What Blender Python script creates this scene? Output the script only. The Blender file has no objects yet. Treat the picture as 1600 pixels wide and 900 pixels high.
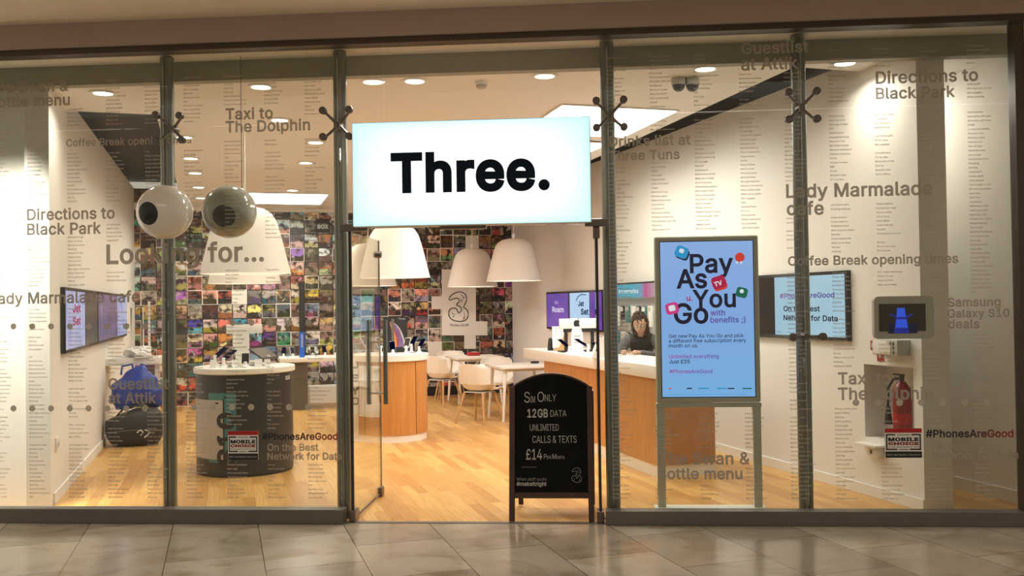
import bpy, bmesh, math, random, os
from mathutils import Vector, Matrix, Euler
R = math.radians
rnd = random.Random(7)
scene = bpy.context.scene
C = scene.collection
# ------------------------------------------------------------------ camera, world, lights, exposure
FPX, YAW, PITCH, ROLL, CAMD, EYE, PHI = 1484.746, -0.0775462, 0.0164544, -0.0141214, 6.92466, 1.6, 0.374499
_f = Vector((math.sin(YAW)*math.cos(PITCH), math.cos(YAW)*math.cos(PITCH), math.sin(PITCH)))
_r = Vector((math.cos(YAW), -math.sin(YAW), 0)); _u = _r.cross(_f)
_c, _s = math.cos(ROLL), math.sin(ROLL)
_r, _u = _c*_r+_s*_u, -_s*_r+_c*_u
CAM = Vector((0, -CAMD, EYE))
cd = bpy.data.cameras.new('camera'); cam = bpy.data.objects.new('camera', cd); C.objects.link(cam)
cd.sensor_width = 36; cd.lens = 36*FPX/1600; cd.clip_start = .05; cd.clip_end = 80
cam.matrix_world = Matrix(((_r.x, _u.x, -_f.x, CAM.x), (_r.y, _u.y, -_f.y, CAM.y), (_r.z, _u.z, -_f.z, CAM.z), (0, 0, 0, 1)))
scene.camera = cam
scene.view_settings.view_transform = 'Standard'; scene.view_settings.look = 'None'
scene.view_settings.exposure = 0.0; scene.view_settings.gamma = 1; scene.view_settings.use_curve_mapping = False
scene.cycles.max_bounces = 8; scene.cycles.transparent_max_bounces = 24; scene.cycles.use_denoising = True
scene.cycles.caustics_reflective = False; scene.cycles.caustics_refractive = False
scene.cycles.sample_clamp_indirect = 6
w = bpy.data.worlds.new('world'); scene.world = w; w.use_nodes = True
w.node_tree.nodes['Background'].inputs[0].default_value = (1, .87, .73, 1)
w.node_tree.nodes['Background'].inputs[1].default_value = .56
def area(name, loc, size, energy, col, rot=(0, 0, 0), shape='RECTANGLE', parent=None, spread=180):
    l = bpy.data.lights.new(name, 'AREA'); l.shape = shape; l.size = size[0]; l.size_y = size[1]
    l.energy = energy; l.color = col; l.spread = R(spread)
    o = bpy.data.objects.new(name, l); C.objects.link(o); o.location = loc; o.rotation_euler = rot
    if parent: o.parent = parent
    return o
WARM = (1, .83, .64); SHOPW = (1, .90, .785)
area('concourse_lamp', (-1.5, -7.5, 5.6), (5, 2.5), 48, WARM)
area('concourse_lamp', (3.2, -4.2, 5.4), (2.5, 1.6), 20, WARM)
DOWN_W, PANEL_W = 11, 48
# ------------------------------------------------------------------ placing helpers: points on real planes
def ray(px, py): return _f + (px-800)/FPX*_r - (py-450)/FPX*_u
def hit(px, py, n, c):
    d = ray(px, py); return CAM + d*((c - n.dot(CAM))/n.dot(d))
E1 = Vector((math.cos(PHI), math.sin(PHI), 0)); E2 = Vector((-math.sin(PHI), math.cos(PHI), 0)); EZ = Vector((0, 0, 1))
def F(px, py, y=0.0): return hit(px, py, Vector((0, 1, 0)), y)          # plane parallel to the glass front
def L(l, d, z=0.0): return E1*l + E2*d + EZ*z                            # shop coordinates: across, depth, height
def loc(P): return Vector((P.dot(E1), P.dot(E2), P.z))
def W(px, py, l): return loc(hit(px, py, E1, l))
def D(px, py, d): return loc(hit(px, py, E2, d))
def G(px, py, z=0.0): return loc(hit(px, py, EZ, z))
CZ0, CSL = 3.47, .022                                                    # shop ceiling falls gently towards the back
_cn = EZ + E2*CSL
def CE(px, py): return loc(hit(px, py, _cn, CZ0))
def cz(d): return CZ0 - CSL*d
# ------------------------------------------------------------------ materials
def mat(name, col, rough=.5, metal=0., emit=None, es=0., spec=.5, noise=0., nscale=8., bump=0., coat=0.):
    m = bpy.data.materials.new(name); m.use_nodes = True; nt = m.node_tree; b = nt.nodes['Principled BSDF']
    b.inputs['Base Color'].default_value = (*col, 1); b.inputs['Roughness'].default_value = rough
    b.inputs['Metallic'].default_value = metal; b.inputs['Specular IOR Level'].default_value = spec
    b.inputs['Coat Weight'].default_value = coat
    if emit: b.inputs['Emission Color'].default_value = (*emit, 1); b.inputs['Emission Strength'].default_value = es
    if noise or bump:
        tc = nt.nodes.new('ShaderNodeTexCoord'); n = nt.nodes.new('ShaderNodeTexNoise')
        n.inputs['Scale'].default_value = nscale; n.inputs['Detail'].default_value = 5
        nt.links.new(tc.outputs['Object'], n.inputs['Vector'])
        if noise:
            mx = nt.nodes.new('ShaderNodeMix'); mx.data_type = 'RGBA'
            mx.inputs['A'].default_value = (*[c*(1-noise) for c in col], 1); mx.inputs['B'].default_value = (*[min(1, c*(1+noise)) for c in col], 1)
            nt.links.new(n.outputs['Fac'], mx.inputs['Factor']); nt.links.new(mx.outputs['Result'], b.inputs['Base Color'])
        if bump:
            bp = nt.nodes.new('ShaderNodeBump'); bp.inputs['Strength'].default_value = bump; bp.inputs['Distance'].default_value = .01
            nt.links.new(n.outputs['Fac'], bp.inputs['Height']); nt.links.new(bp.outputs['Normal'], b.inputs['Normal'])
    return m
def emis(name, col, s=1.0):
    m = bpy.data.materials.new(name); m.use_nodes = True; nt = m.node_tree; nt.nodes.clear()
    e = nt.nodes.new('ShaderNodeEmission'); o = nt.nodes.new('ShaderNodeOutputMaterial')
    e.inputs[0].default_value = (*col, 1); e.inputs[1].default_value = s; nt.links.new(e.outputs[0], o.inputs[0]); return m
def glass(name, tint=(.93, .945, .92), base=.03):
    m = bpy.data.materials.new(name); m.use_nodes = True; nt = m.node_tree; nt.nodes.clear(); N = nt.nodes.new; K = nt.links.new
    t = N('ShaderNodeBsdfTransparent'); t.inputs[0].default_value = (*tint, 1)
    g = N('ShaderNodeBsdfGlossy'); g.inputs['Roughness'].default_value = 0.0; g.inputs[0].default_value = (1, 1, 1, 1)
    lw = N('ShaderNodeLayerWeight'); lw.inputs[0].default_value = .5
    p = N('ShaderNodeMath'); p.operation = 'POWER'; p.inputs[1].default_value = 4
    a = N('ShaderNodeMath'); a.operation = 'MULTIPLY_ADD'; a.inputs[1].default_value = .6; a.inputs[2].default_value = base
    K(lw.outputs['Facing'], p.inputs[0]); K(p.outputs[0], a.inputs[0])
    mx = N('ShaderNodeMixShader'); K(a.outputs[0], mx.inputs[0]); K(t.outputs[0], mx.inputs[1]); K(g.outputs[0], mx.inputs[2])
    o = N('ShaderNodeOutputMaterial'); K(mx.outputs[0], o.inputs[0]); return m
def see(name, col, op):                                                  # printed film that lets some light through
    m = bpy.data.materials.new(name); m.use_nodes = True; nt = m.node_tree; nt.nodes.clear(); N = nt.nodes.new; K = nt.links.new
    t = N('ShaderNodeBsdfTransparent'); d = N('ShaderNodeBsdfDiffuse'); d.inputs[0].default_value = (*col, 1)
    tr = N('ShaderNodeBsdfTranslucent'); tr.inputs[0].default_value = (*col, 1)
    m0 = N('ShaderNodeMixShader'); m0.inputs[0].default_value = .10; K(d.outputs[0], m0.inputs[1]); K(tr.outputs[0], m0.inputs[2])
    mx = N('ShaderNodeMixShader'); mx.inputs[0].default_value = op; K(t.outputs[0], mx.inputs[1]); K(m0.outputs[0], mx.inputs[2])
    o = N('ShaderNodeOutputMaterial'); K(mx.outputs[0], o.inputs[0]); return m
class NB:                                                                # tiny node-building helper
    def __init__(s, name):
        s.m = bpy.data.materials.new(name); s.m.use_nodes = True; s.t = s.m.node_tree; s.b = s.t.nodes['Principled BSDF']
    def n(s, typ, **kw):
        x = s.t.nodes.new(typ)
        for k, v in kw.items(): setattr(x, k, v)
        return x
    def k(s, a, b): s.t.links.new(a, b)
    def math(s, op, a, b=None):
        x = s.n('ShaderNodeMath', operation=op)
        for i, v in enumerate((a, b)):
            if v is None: continue
            if isinstance(v, (int, float)): x.inputs[i].default_value = v
            else: s.k(v, x.inputs[i])
        return x.outputs[0]
    def mix(s, f, a, b, blend='MIX'):
        x = s.n('ShaderNodeMix', data_type='RGBA', blend_type=blend)
        for key, v in (('Factor', f), ('A', a), ('B', b)):
            if isinstance(v, tuple): x.inputs[key].default_value = (*v, 1)
            elif isinstance(v, (int, float)): x.inputs[key].default_value = v
            else: s.k(v, x.inputs[key])
        return x.outputs['Result']
    def ramp(s, f, pts, interp='LINEAR'):
        x = s.n('ShaderNodeValToRGB'); x.color_ramp.interpolation = interp
        while len(x.color_ramp.elements) < len(pts): x.color_ramp.elements.new(.5)
        for e, (p, c) in zip(x.color_ramp.elements, pts): e.position = p; e.color = (*c, 1)
        s.k(f, x.inputs[0]); return x.outputs[0]
def swapped(nb):                                                         # (depth, across) so that rows run into the shop
    tc = nb.n('ShaderNodeTexCoord'); sp = nb.n('ShaderNodeSeparateXYZ'); nb.k(tc.outputs['Object'], sp.inputs[0])
    cb = nb.n('ShaderNodeCombineXYZ'); nb.k(sp.outputs['Y'], cb.inputs['X']); nb.k(sp.outputs['X'], cb.inputs['Y'])
    return tc, cb.outputs[0]
def m_oakfloor():
    nb = NB('oak boards'); tc, v = swapped(nb)
    br = nb.n('ShaderNodeTexBrick', offset=.37, offset_frequency=2); nb.k(v, br.inputs['Vector'])
    for k, x in (('Scale', 1.), ('Mortar Size', .0012), ('Brick Width', .95), ('Row Height', .095), ('Bias', 0.)): br.inputs[k].default_value = x
    br.inputs['Color1'].default_value = (.49, .25, .068, 1); br.inputs['Color2'].default_value = (.70, .43, .15, 1); br.inputs['Mortar'].default_value = (.38, .21, .08, 1)
    mp = nb.n('ShaderNodeMapping'); mp.inputs['Scale'].default_value = (2.2, 38, 1); nb.k(v, mp.inputs[0])
    no = nb.n('ShaderNodeTexNoise'); no.inputs['Scale'].default_value = 1.6; no.inputs['Detail'].default_value = 6; nb.k(mp.outputs[0], no.inputs['Vector'])
    g = nb.ramp(no.outputs['Fac'], [(.3, (.80, .74, .66)), (.65, (1.06, 1.05, 1.02))])
    nb.k(nb.mix(1., br.outputs['Color'], g, 'MULTIPLY'), nb.b.inputs['Base Color'])
    nb.b.inputs['Roughness'].default_value = .36; return nb.m
def m_marble():
    nb = NB('beige marble tiles'); tc, v = swapped(nb)
    mp0 = nb.n('ShaderNodeMapping'); mp0.inputs['Location'].default_value = (.05, -3.69+.598*8, 0); nb.k(v, mp0.inputs[0])
    br = nb.n('ShaderNodeTexBrick', offset=.5, offset_frequency=2); nb.k(mp0.outputs[0], br.inputs['Vector'])
    for k, x in (('Scale', 1.), ('Mortar Size', .0035), ('Brick Width', .8), ('Row Height', .598), ('Bias', -.1)): br.inputs[k].default_value = x
    br.inputs['Color1'].default_value = (.33, .285, .22, 1); br.inputs['Color2'].default_value = (.50, .445, .36, 1); br.inputs['Mortar'].default_value = (.12, .085, .055, 1)
    n1 = nb.n('ShaderNodeTexNoise'); n1.inputs['Scale'].default_value = 2.2; n1.inputs['Detail'].default_value = 9; n1.inputs['Distortion'].default_value = 1.4; nb.k(tc.outputs['Object'], n1.inputs['Vector'])
    g = nb.ramp(n1.outputs['Fac'], [(.34, (.78, .72, .62)), (.5, (1., 1., 1.)), (.7, (1.08, 1.06, 1.04))])
    c = nb.mix(1., br.outputs['Color'], g, 'MULTIPLY')
    n2 = nb.n('ShaderNodeTexNoise'); n2.inputs['Scale'].default_value = 3.1; n2.inputs['Detail'].default_value = 12; n2.inputs['Roughness'].default_value = .7; nb.k(tc.outputs['Object'], n2.inputs['Vector'])
    st = nb.ramp(n2.outputs['Fac'], [(.58, (0, 0, 0)), (.70, (1, 1, 1))])
    c = nb.mix(nb.math('MULTIPLY', st, .55), c, (.24, .165, .085))
    nb.k(c, nb.b.inputs['Base Color'])
    nb.k(nb.math('ADD', nb.math('MULTIPLY', n1.outputs['Fac'], .12), .10), nb.b.inputs['Roughness']); return nb.m
def m_photos():
    nb = NB('wallpaper of square photographs'); tc = nb.n('ShaderNodeTexCoord'); sp = nb.n('ShaderNodeSeparateXYZ'); nb.k(tc.outputs['Object'], sp.inputs[0])
    CS = .236
    u = nb.math('DIVIDE', sp.outputs['X'], CS); v = nb.math('DIVIDE', sp.outputs['Z'], CS)
    fu, fv = nb.math('FLOOR', u), nb.math('FLOOR', v); ru, rv = nb.math('FRACT', u), nb.math('FRACT', v)
    def wn(k):
        cb = nb.n('ShaderNodeCombineXYZ'); nb.k(fu, cb.inputs[0]); nb.k(fv, cb.inputs[1]); cb.inputs[2].default_value = k
        x = nb.n('ShaderNodeTexWhiteNoise', noise_dimensions='3D'); nb.k(cb.outputs[0], x.inputs['Vector']); return x
    def colour(k, vmin, vmax, smin, smax):
        x = wn(k); s3 = nb.n('ShaderNodeSeparateColor'); nb.k(x.outputs['Color'], s3.inputs[0])
        hue = nb.ramp(s3.outputs[0], [(0, (.0,)*3), (.3, (.04,)*3), (.55, (.10,)*3), (.68, (.15,)*3), (.74, (.26,)*3), (.80, (.52,)*3), (.90, (.62,)*3), (.94, (.85,)*3), (1., (.99,)*3)])
        h = nb.n('ShaderNodeCombineColor', mode='HSV'); nb.k(hue, h.inputs[0])
        nb.k(nb.math('ADD', nb.math('MULTIPLY', s3.outputs[1], smax-smin), smin), h.inputs[1])
        nb.k(nb.math('ADD', nb.math('MULTIPLY', nb.math('POWER', s3.outputs[2], 1.6), vmax-vmin), vmin), h.inputs[2]); return h.outputs[0]
    A = colour(1.3, .03, .70, .25, .95); B = colour(4.7, .12, .95, .1, .9); Dk = colour(8.1, .006, .10, .3, .8)
    w4 = wn(11.9)
    cb = nb.n('ShaderNodeCombineXYZ'); nb.k(ru, cb.inputs[0]); nb.k(rv, cb.inputs[1])
    no = nb.n('ShaderNodeTexNoise', noise_dimensions='4D'); nb.k(cb.outputs[0], no.inputs['Vector']); nb.k(nb.math('MULTIPLY', w4.outputs['Value'], 60.), no.inputs['W'])
    no.inputs['Scale'].default_value = 2.1; no.inputs['Detail'].default_value = 6; no.inputs['Distortion'].default_value = .9
    no2 = nb.n('ShaderNodeTexNoise', noise_dimensions='4D'); nb.k(cb.outputs[0], no2.inputs['Vector']); nb.k(nb.math('MULTIPLY_ADD', w4.outputs['Value'], 90.), no2.inputs['W'])
    no2.inputs['Scale'].default_value = 2.6; no2.inputs['Detail'].default_value = 7
    hz = nb.ramp(nb.math('ADD', rv, nb.math('MULTIPLY', nb.math('SUBTRACT', no.outputs['Fac'], .5), .7)), [(.40, (0, 0, 0)), (.47, (1, 1, 1))])
    c = nb.mix(hz, A, B)
    b1 = nb.ramp(no2.outputs['Fac'], [(.46, (0, 0, 0)), (.60, (1, 1, 1))])
    c = nb.mix(b1, c, Dk)
    b2 = nb.ramp(no.outputs['Fac'], [(.58, (0, 0, 0)), (.68, (1, 1, 1))])
    c = nb.mix(b2, c, colour(15.2, .3, .9, .0, .6))
    ed = nb.math('MINIMUM', nb.math('MINIMUM', ru, nb.math('SUBTRACT', 1., ru)), nb.math('MINIMUM', rv, nb.math('SUBTRACT', 1., rv)))
    isb = nb.math('LESS_THAN', ed, .035); w5 = wn(21.4)
    gap = nb.mix(nb.math('GREATER_THAN', w5.outputs['Value'], .7), (.03, .025, .02), (.8, .76, .7))
    c = nb.mix(isb, c, gap)
    c = nb.mix(nb.math('GREATER_THAN', wn(31.).outputs['Value'], .975), c, (.8, .77, .72))
    gm = nb.n('ShaderNodeGamma'); gm.inputs['Gamma'].default_value = 1.12; nb.k(c, gm.inputs['Color'])
    nb.k(gm.outputs[0], nb.b.inputs['Base Color']); nb.b.inputs['Roughness'].default_value = .45; return nb.m
def m_wood(name, c1, c2, axis=2, rough=.42):
    nb = NB(name); tc = nb.n('ShaderNodeTexCoord'); mp = nb.n('ShaderNodeMapping')
    s = [9., 9., 9.]; s[axis] = .7; mp.inputs['Scale'].default_value = s; nb.k(tc.outputs['Object'], mp.inputs[0])
    no = nb.n('ShaderNodeTexNoise'); no.inputs['Scale'].default_value = 2.4; no.inputs['Detail'].default_value = 7; no.inputs['Distortion'].default_value = .5; nb.k(mp.outputs[0], no.inputs['Vector'])
    nb.k(nb.ramp(no.outputs['Fac'], [(.3, c1), (.7, c2)]), nb.b.inputs['Base Color']); nb.b.inputs['Roughness'].default_value = rough; return nb.m
def m_hgrad(name, pts, x0, x1, emit=False, es=1.):                       # a printed colour run along the thing's own x axis
    nb = NB(name); tc = nb.n('ShaderNodeTexCoord'); sp = nb.n('ShaderNodeSeparateXYZ'); nb.k(tc.outputs['Object'], sp.inputs[0])
    mr = nb.n('ShaderNodeMapRange'); mr.inputs['From Min'].default_value = x0; mr.inputs['From Max'].default_value = x1; nb.k(sp.outputs['X'], mr.inputs['Value'])
    c = nb.ramp(mr.outputs[0], pts)
    if emit:
        nb.b.inputs['Base Color'].default_value = (0, 0, 0, 1); nb.k(c, nb.b.inputs['Emission Color']); nb.b.inputs['Emission Strength'].default_value = es
    else: nb.k(c, nb.b.inputs['Base Color'])
    return nb.m
def m_picture(name, cols, scale=3., es=.8):                              # a lit screen picture of soft colour fields
    nb = NB(name); tc = nb.n('ShaderNodeTexCoord'); no = nb.n('ShaderNodeTexNoise'); no.inputs['Scale'].default_value = scale; no.inputs['Detail'].default_value = 3
    nb.k(tc.outputs['Object'], no.inputs['Vector']); n = len(cols)
    c = nb.ramp(no.outputs['Fac'], [(.3+.4*i/(n-1), k) for i, k in enumerate(cols)])
    nb.b.inputs['Base Color'].default_value = (.01, .01, .01, 1); nb.k(c, nb.b.inputs['Emission Color']); nb.b.inputs['Emission Strength'].default_value = es
    nb.b.inputs['Roughness'].default_value = .2; return nb.m
M = dict(
    white=mat('white paint', (.80, .775, .74), .6, noise=.02), ceil=mat('white ceiling paint', (.80, .765, .72), .7, noise=.02),
    grey_head=mat('olive grey bulkhead paint', (.33, .315, .265), .7, noise=.04), black=mat('matt black', (.012, .012, .014), .6),
    soffit=mat('concourse soffit plaster', (.80, .70, .58), .8, noise=.05, nscale=1.5), fascia=mat('concourse fascia panel', (.42, .34, .295), .65, noise=.06, nscale=2.),
    frame=mat('dark bronze frame', (.085, .065, .05), .4, .5), rail=mat('brushed grey metal rail', (.17, .155, .14), .45, .6, noise=.1, nscale=30),
    steel=mat('dull steel tube', (.20, .215, .20), .28, .75, noise=.06, nscale=12), chrome=mat('polished steel', (.55, .55, .55), .15, 1.), dsteel=mat('dark cast steel', (.16, .14, .13), .35, .8),
    glass=glass('shop window glass', (.885, .91, .885), .034), dglass=glass('door glass', (.90, .92, .86), .03), tglass=glass('transom glass', (.965, .97, .96), .02), edge=mat('green glass edge', (.05, .075, .06), .2),
    vinyl=see('frosted grey vinyl', (.385, .35, .30), .90), vinyl_s=see('fine frosted grey vinyl', (.50, .46, .40), .84), dot=see('frosted dot vinyl', (.58, .55, .48), .74),
    oakf=m_oakfloor(), marble=m_marble(), photos=m_photos(), lam=mat('white laminate', (.86, .83, .78), .3, noise=.02), plinth=mat('grey plinth laminate', (.52, .50, .47), .5),
    dgrey=mat('warm dark grey laminate', (.115, .10, .085), .5, noise=.06), tablet=mat('black glass screen', (.015, .015, .018), .12), blackp=mat('black plastic', (.02, .02, .022), .38), whitep=mat('white plastic', (.82, .80, .77), .32),
    shell=mat('warm white moulded plastic', (.84, .79, .71), .42, noise=.02), oak=m_wood('pale oak', (.46, .26, .10), (.62, .39, .18)), oakpanel=m_wood('orange oak veneer', (.47, .205, .055), (.60, .285, .085)), oakpanel_h=m_wood('brown oak veneer', (.40, .19, .075), (.52, .26, .11), axis=1),
    mahog=m_wood('dark mahogany', (.035, .014, .008), (.075, .03, .016)), board=mat('chalkboard black', (.007, .008, .009), .8, spec=.12, noise=.2, nscale=6), chalk=mat('chalk', (.50, .50, .48), .9), chalkd=mat('faint grey print', (.26, .26, .26), .9),
    shade=mat('pearl white lampshade', (.86, .80, .73), .55), bag=mat('black nylon fabric', (.018, .018, .021), .55, bump=.3, nscale=40), bluebag=mat('blue plastic bag', (.015, .05, .34), .35, bump=.8, nscale=14), paper=mat('white paper', (.74, .73, .71), .8), blue=mat('bright blue card', (.01, .14, .75), .4),
    red=mat('signal red', (.42, .015, .02), .35), dred=mat('dark red enamel', (.24, .012, .02), .3), kraft=mat('kraft plywood', (.55, .36, .16), .5, noise=.08), skin=mat('skin', (.50, .29, .19), .5), lip=mat('lips', (.35, .10, .08), .4), hair=mat('dark brown curly hair', (.045, .022, .012), .55, bump=1., nscale=45), shirt=mat('black cotton shirt', (.014, .014, .016), .8), sleeve=mat('dark grey knit sleeve', (.085, .085, .09), .85, bump=.5, nscale=60), navy=mat('navy letters', (.006, .014, .034), .5, spec=.1), eye=mat('glossy white eyeball', (.80, .77, .72), .12, coat=.6), iris=mat('charcoal iris', (.022, .022, .024), .5), pupil=mat('black pupil', (.004, .004, .004), .35),
    bezel=mat('silver grey bezel', (.62, .62, .55), .5, .0), bezel2=mat('taupe display bezel', (.58, .52, .475), .5), tvb=mat('black screen bezel', (.01, .01, .012), .25),
    lamp=emis('lit lamp diffuser', (1, .94, .82), 14), panel=emis('lit ceiling panel', (1, .98, .94), 7), signface=None, teal=mat('teal phone print', (.05, .20, .21), .3), silver=mat('pale silver phone print', (.42, .40, .385), .3), orange=mat('orange print', (.75, .20, .03), .4), violet=mat('violet print', (.30, .14, .50), .4),
)
# ------------------------------------------------------------------ mesh builders
class MB:
    def __init__(s): s.bm = bmesh.new()
    def _x(s, vs, m):
        if m is not None: bmesh.ops.transform(s.bm, matrix=m, verts=vs)
    def box(s, c, d, m=None, bev=0., seg=2):
        r = bmesh.ops.create_cube(s.bm, size=1); vs = r['verts']
        bmesh.ops.scale(s.bm, vec=d, verts=vs); bmesh.ops.translate(s.bm, vec=c, verts=vs)
        if bev:
            es = list({e for v in vs for e in v.link_edges}); q = bmesh.ops.bevel(s.bm, geom=es, offset=bev, segments=seg, affect='EDGES', profile=.6)
            vs = list({v for f in q['faces'] for v in f.verts} | {v for v in vs if v.is_valid})
            seen = set(vs); st = list(vs)
            while st:
                v = st.pop()
                for e in v.link_edges:
                    o = e.other_vert(v)
                    if o not in seen: seen.add(o); st.append(o)
            vs = list(seen)
        s._x(vs, m); return s
    def cyl(s, a, b, r1, r2=None, n=20, cap=True):
        a, b = Vector(a), Vector(b); d = b-a; r2 = r1 if r2 is None else r2
        q = d.to_track_quat('Z', 'Y').to_matrix().to_4x4(); m = Matrix.Translation((a+b)/2) @ q
        bmesh.ops.create_cone(s.bm, cap_ends=cap, segments=n, radius1=r1, radius2=r2, depth=d.length, matrix=m); return s
    def sph(s, c, r, m=None, u=28, v=16):
        q = bmesh.ops.create_uvsphere(s.bm, u_segments=u, v_segments=v, radius=1)['verts']
        r = (r, r, r) if isinstance(r, (int, float)) else r
        bmesh.ops.scale(s.bm, vec=r, verts=q); bmesh.ops.translate(s.bm, vec=c, verts=q); s._x(q, m); return s
    def tube(s, pts, r, n=8, closed=False):
        pts = [Vector(p) for p in pts]; k = len(pts); rings = []
        up = Vector((.0137, .0071, 1)).normalized()
        for i, p in enumerate(pts):
            if closed: t = pts[(i+1) % k]-pts[i-1]
            else: t = pts[min(i+1, k-1)]-pts[max(i-1, 0)]
            t.normalize(); a = t.cross(up)
            if a.length < .05: a = t.cross(Vector((1, 0, 0)))
            a.normalize(); b = t.cross(a); rr = r[i] if isinstance(r, (list, tuple)) else r
            rings.append([s.bm.verts.new(p+a*math.cos(2*math.pi*j/n)*rr+b*math.sin(2*math.pi*j/n)*rr) for j in range(n)])
        for i in range(k if closed else k-1):
            A, B = rings[i], rings[(i+1) % k]
            for j in range(n): s.bm.faces.new((A[j], A[(j+1) % n], B[(j+1) % n], B[j]))
        if not closed:
            s.bm.faces.new(rings[0]); s.bm.faces.new(rings[-1][::-1])
        return s
    def lathe(s, prof, c=(0, 0, 0), n=40, m=None):
        c = Vector(c); rings = []; allv = []
        for r, z in prof:
            if r < 1e-6: q = [s.bm.verts.new(c+Vector((0, 0, z)))]
            else: q = [s.bm.verts.new(c+Vector((r*math.cos(2*math.pi*j/n), r*math.sin(2*math.pi*j/n), z))) for j in range(n)]
            rings.append(q); allv += q
        for A, B in zip(rings, rings[1:]):
            for j in range(n):
                f = [A[j % len(A)], A[(j+1) % len(A)], B[(j+1) % len(B)], B[j % len(B)]]
                f = list(dict.fromkeys(f))
                if len(f) > 2: s.bm.faces.new(f)
        s._x(allv, m); return s
    def prism(s, poly, h, m=None):                                       # polygon in x,y pulled up z by h
        a = [s.bm.verts.new((x, y, 0)) for x, y in poly]; b = [s.bm.verts.new((x, y, h)) for x, y in poly]; k = len(poly)
        s.bm.faces.new(a[::-1]); s.bm.faces.new(b)
        for i in range(k): s.bm.faces.new((a[i], a[(i+1) % k], b[(i+1) % k], b[i]))
        s._x(a+b, m); return s
    def grid(s, fn, nu, nv, th=0.):
        g = [[s.bm.verts.new(fn(i/nu, j/nv)) for j in range(nv+1)] for i in range(nu+1)]
        fs = [s.bm.faces.new((g[i][j], g[i+1][j], g[i+1][j+1], g[i][j+1])) for i in range(nu) for j in range(nv)]
        if th: bmesh.ops.recalc_face_normals(s.bm, faces=fs); bmesh.ops.solidify(s.bm, geom=fs, thickness=th)
        return s
    def build(s, name, m, parent=None, smooth=True, recalc=True, label=None):
        if recalc: bmesh.ops.recalc_face_normals(s.bm, faces=s.bm.faces)
        me = bpy.data.meshes.new(name); s.bm.to_mesh(me); s.bm.free()
        if smooth:
            me.shade_smooth()
            try: me.set_sharp_from_angle(angle=R(35))
            except Exception: pass
        me.materials.append(M[m] if isinstance(m, str) else m)
        o = bpy.data.objects.new(name, me); C.objects.link(o)
        if parent: o.parent = parent
        if label: o['label'] = label
        return o
def tag(o, label, cat, group=None):
    o['label'] = label; o['category'] = cat
    if group: o['group'] = group
    return o
def thing(name, label, cat, P=(0, 0, 0), rz=0., group=None):
    o = bpy.data.objects.new(name, None); C.objects.link(o); o.empty_display_size = .1
    o.location = P; o.rotation_euler = (0, 0, rz); return tag(o, label, cat, group)
def struct(o): o['kind'] = 'structure'; return o
def copy_tree(o, parent=None):
    c = o.copy(); C.objects.link(c)
    if parent: c.parent = parent
    for ch in list(o.children): copy_tree(ch, c)
    return c
def rot(rz): return Matrix.Rotation(rz, 4, 'Z')
# ------------------------------------------------------------------ lettering
FONT = None
try: FONT = bpy.data.fonts.load(os.path.join(bpy.utils.system_resource('DATAFILES'), 'fonts', 'Inter.woff2'))
except Exception: FONT = None
from mathutils.geometry import delaunay_2d_cdt
GC = {}
def outline(body, res):
    c = bpy.data.curves.new('t', 'FONT'); c.body = body; c.size = 1; c.resolution_u = res; c.fill_mode = 'NONE'
    if FONT: c.font = FONT
    o = bpy.data.objects.new('t', c); me = bpy.data.meshes.new_from_object(o); bpy.data.objects.remove(o)
    nxt = {}; 
    for e in me.edges: a, b = e.vertices; nxt.setdefault(a, []).append(b); nxt.setdefault(b, []).append(a)
    seen = set(); loops = []
    for v in range(len(me.vertices)):
        if v in seen: continue
        l = [v]; seen.add(v)
        while True:
            n = [x for x in nxt.get(l[-1], []) if x not in seen]
            if not n: break
            l.append(n[0]); seen.add(n[0])
        q = []
        for i in l:
            p = me.vertices[i].co.xy.copy()
            if not q or (p-q[-1]).length > 2e-4: q.append(p)
        if len(q) > 1 and (q[0]-q[-1]).length < 2e-4: q.pop()
        if len(q) > 2: loops.append(q)
    bpy.data.meshes.remove(me); return loops
def glyph(ch, bold, res):
    """one letter as triangles: outline moved outwards by bold, overlapping strokes united"""
    key = (ch, round(bold, 4), res)
    if key in GC: return GC[key]
    def left(bd): return min(p.x for l in outline(bd, 1)[-1:] for p in l)
    adv = left(ch+'l')-left('l') if (ch, 'a') not in GC else GC[(ch, 'a')]; GC[(ch, 'a')] = adv
    loops = [] if ch == ' ' else outline(ch, res); vs, es = [], []; L2 = []
    for l in loops:
        n = len(l); r = []
        for k in range(n):
            d1 = (l[k]-l[k-1]).normalized(); d2 = (l[(k+1) % n]-l[k]).normalized(); n1 = Vector((-d1.y, d1.x)); n2 = Vector((-d2.y, d2.x)); m = n1+n2
            m = n1 if m.length < 1e-3 else m.normalized()
            r.append(l[k]+m*(bold/max(.55, m.dot(n1))))
        L2.append(r); k0 = len(vs); vs += r; es += [(k0+i, k0+(i+1) % n) for i in range(n)]
    tris = []; ov = []
    if vs:
        ov, _, of, _, _, _ = delaunay_2d_cdt(vs, es, [], 0, 1e-6)
        for f in of:
            cx = sum(ov[i].x for i in f)/3; cy = sum(ov[i].y for i in f)/3; wn = 0
            for l in L2:
                for i in range(len(l)):
                    p, q = l[i-1], l[i]
                    if (p.y > cy) != (q.y > cy):
                        if cx < p.x+(cy-p.y)/(q.y-p.y)*(q.x-p.x): wn += 1 if q.y > p.y else -1
            if wn: tris.append(tuple(f))
    GC[key] = ([(v.x, v.y) for v in ov], tris, adv); return GC[key]
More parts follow.
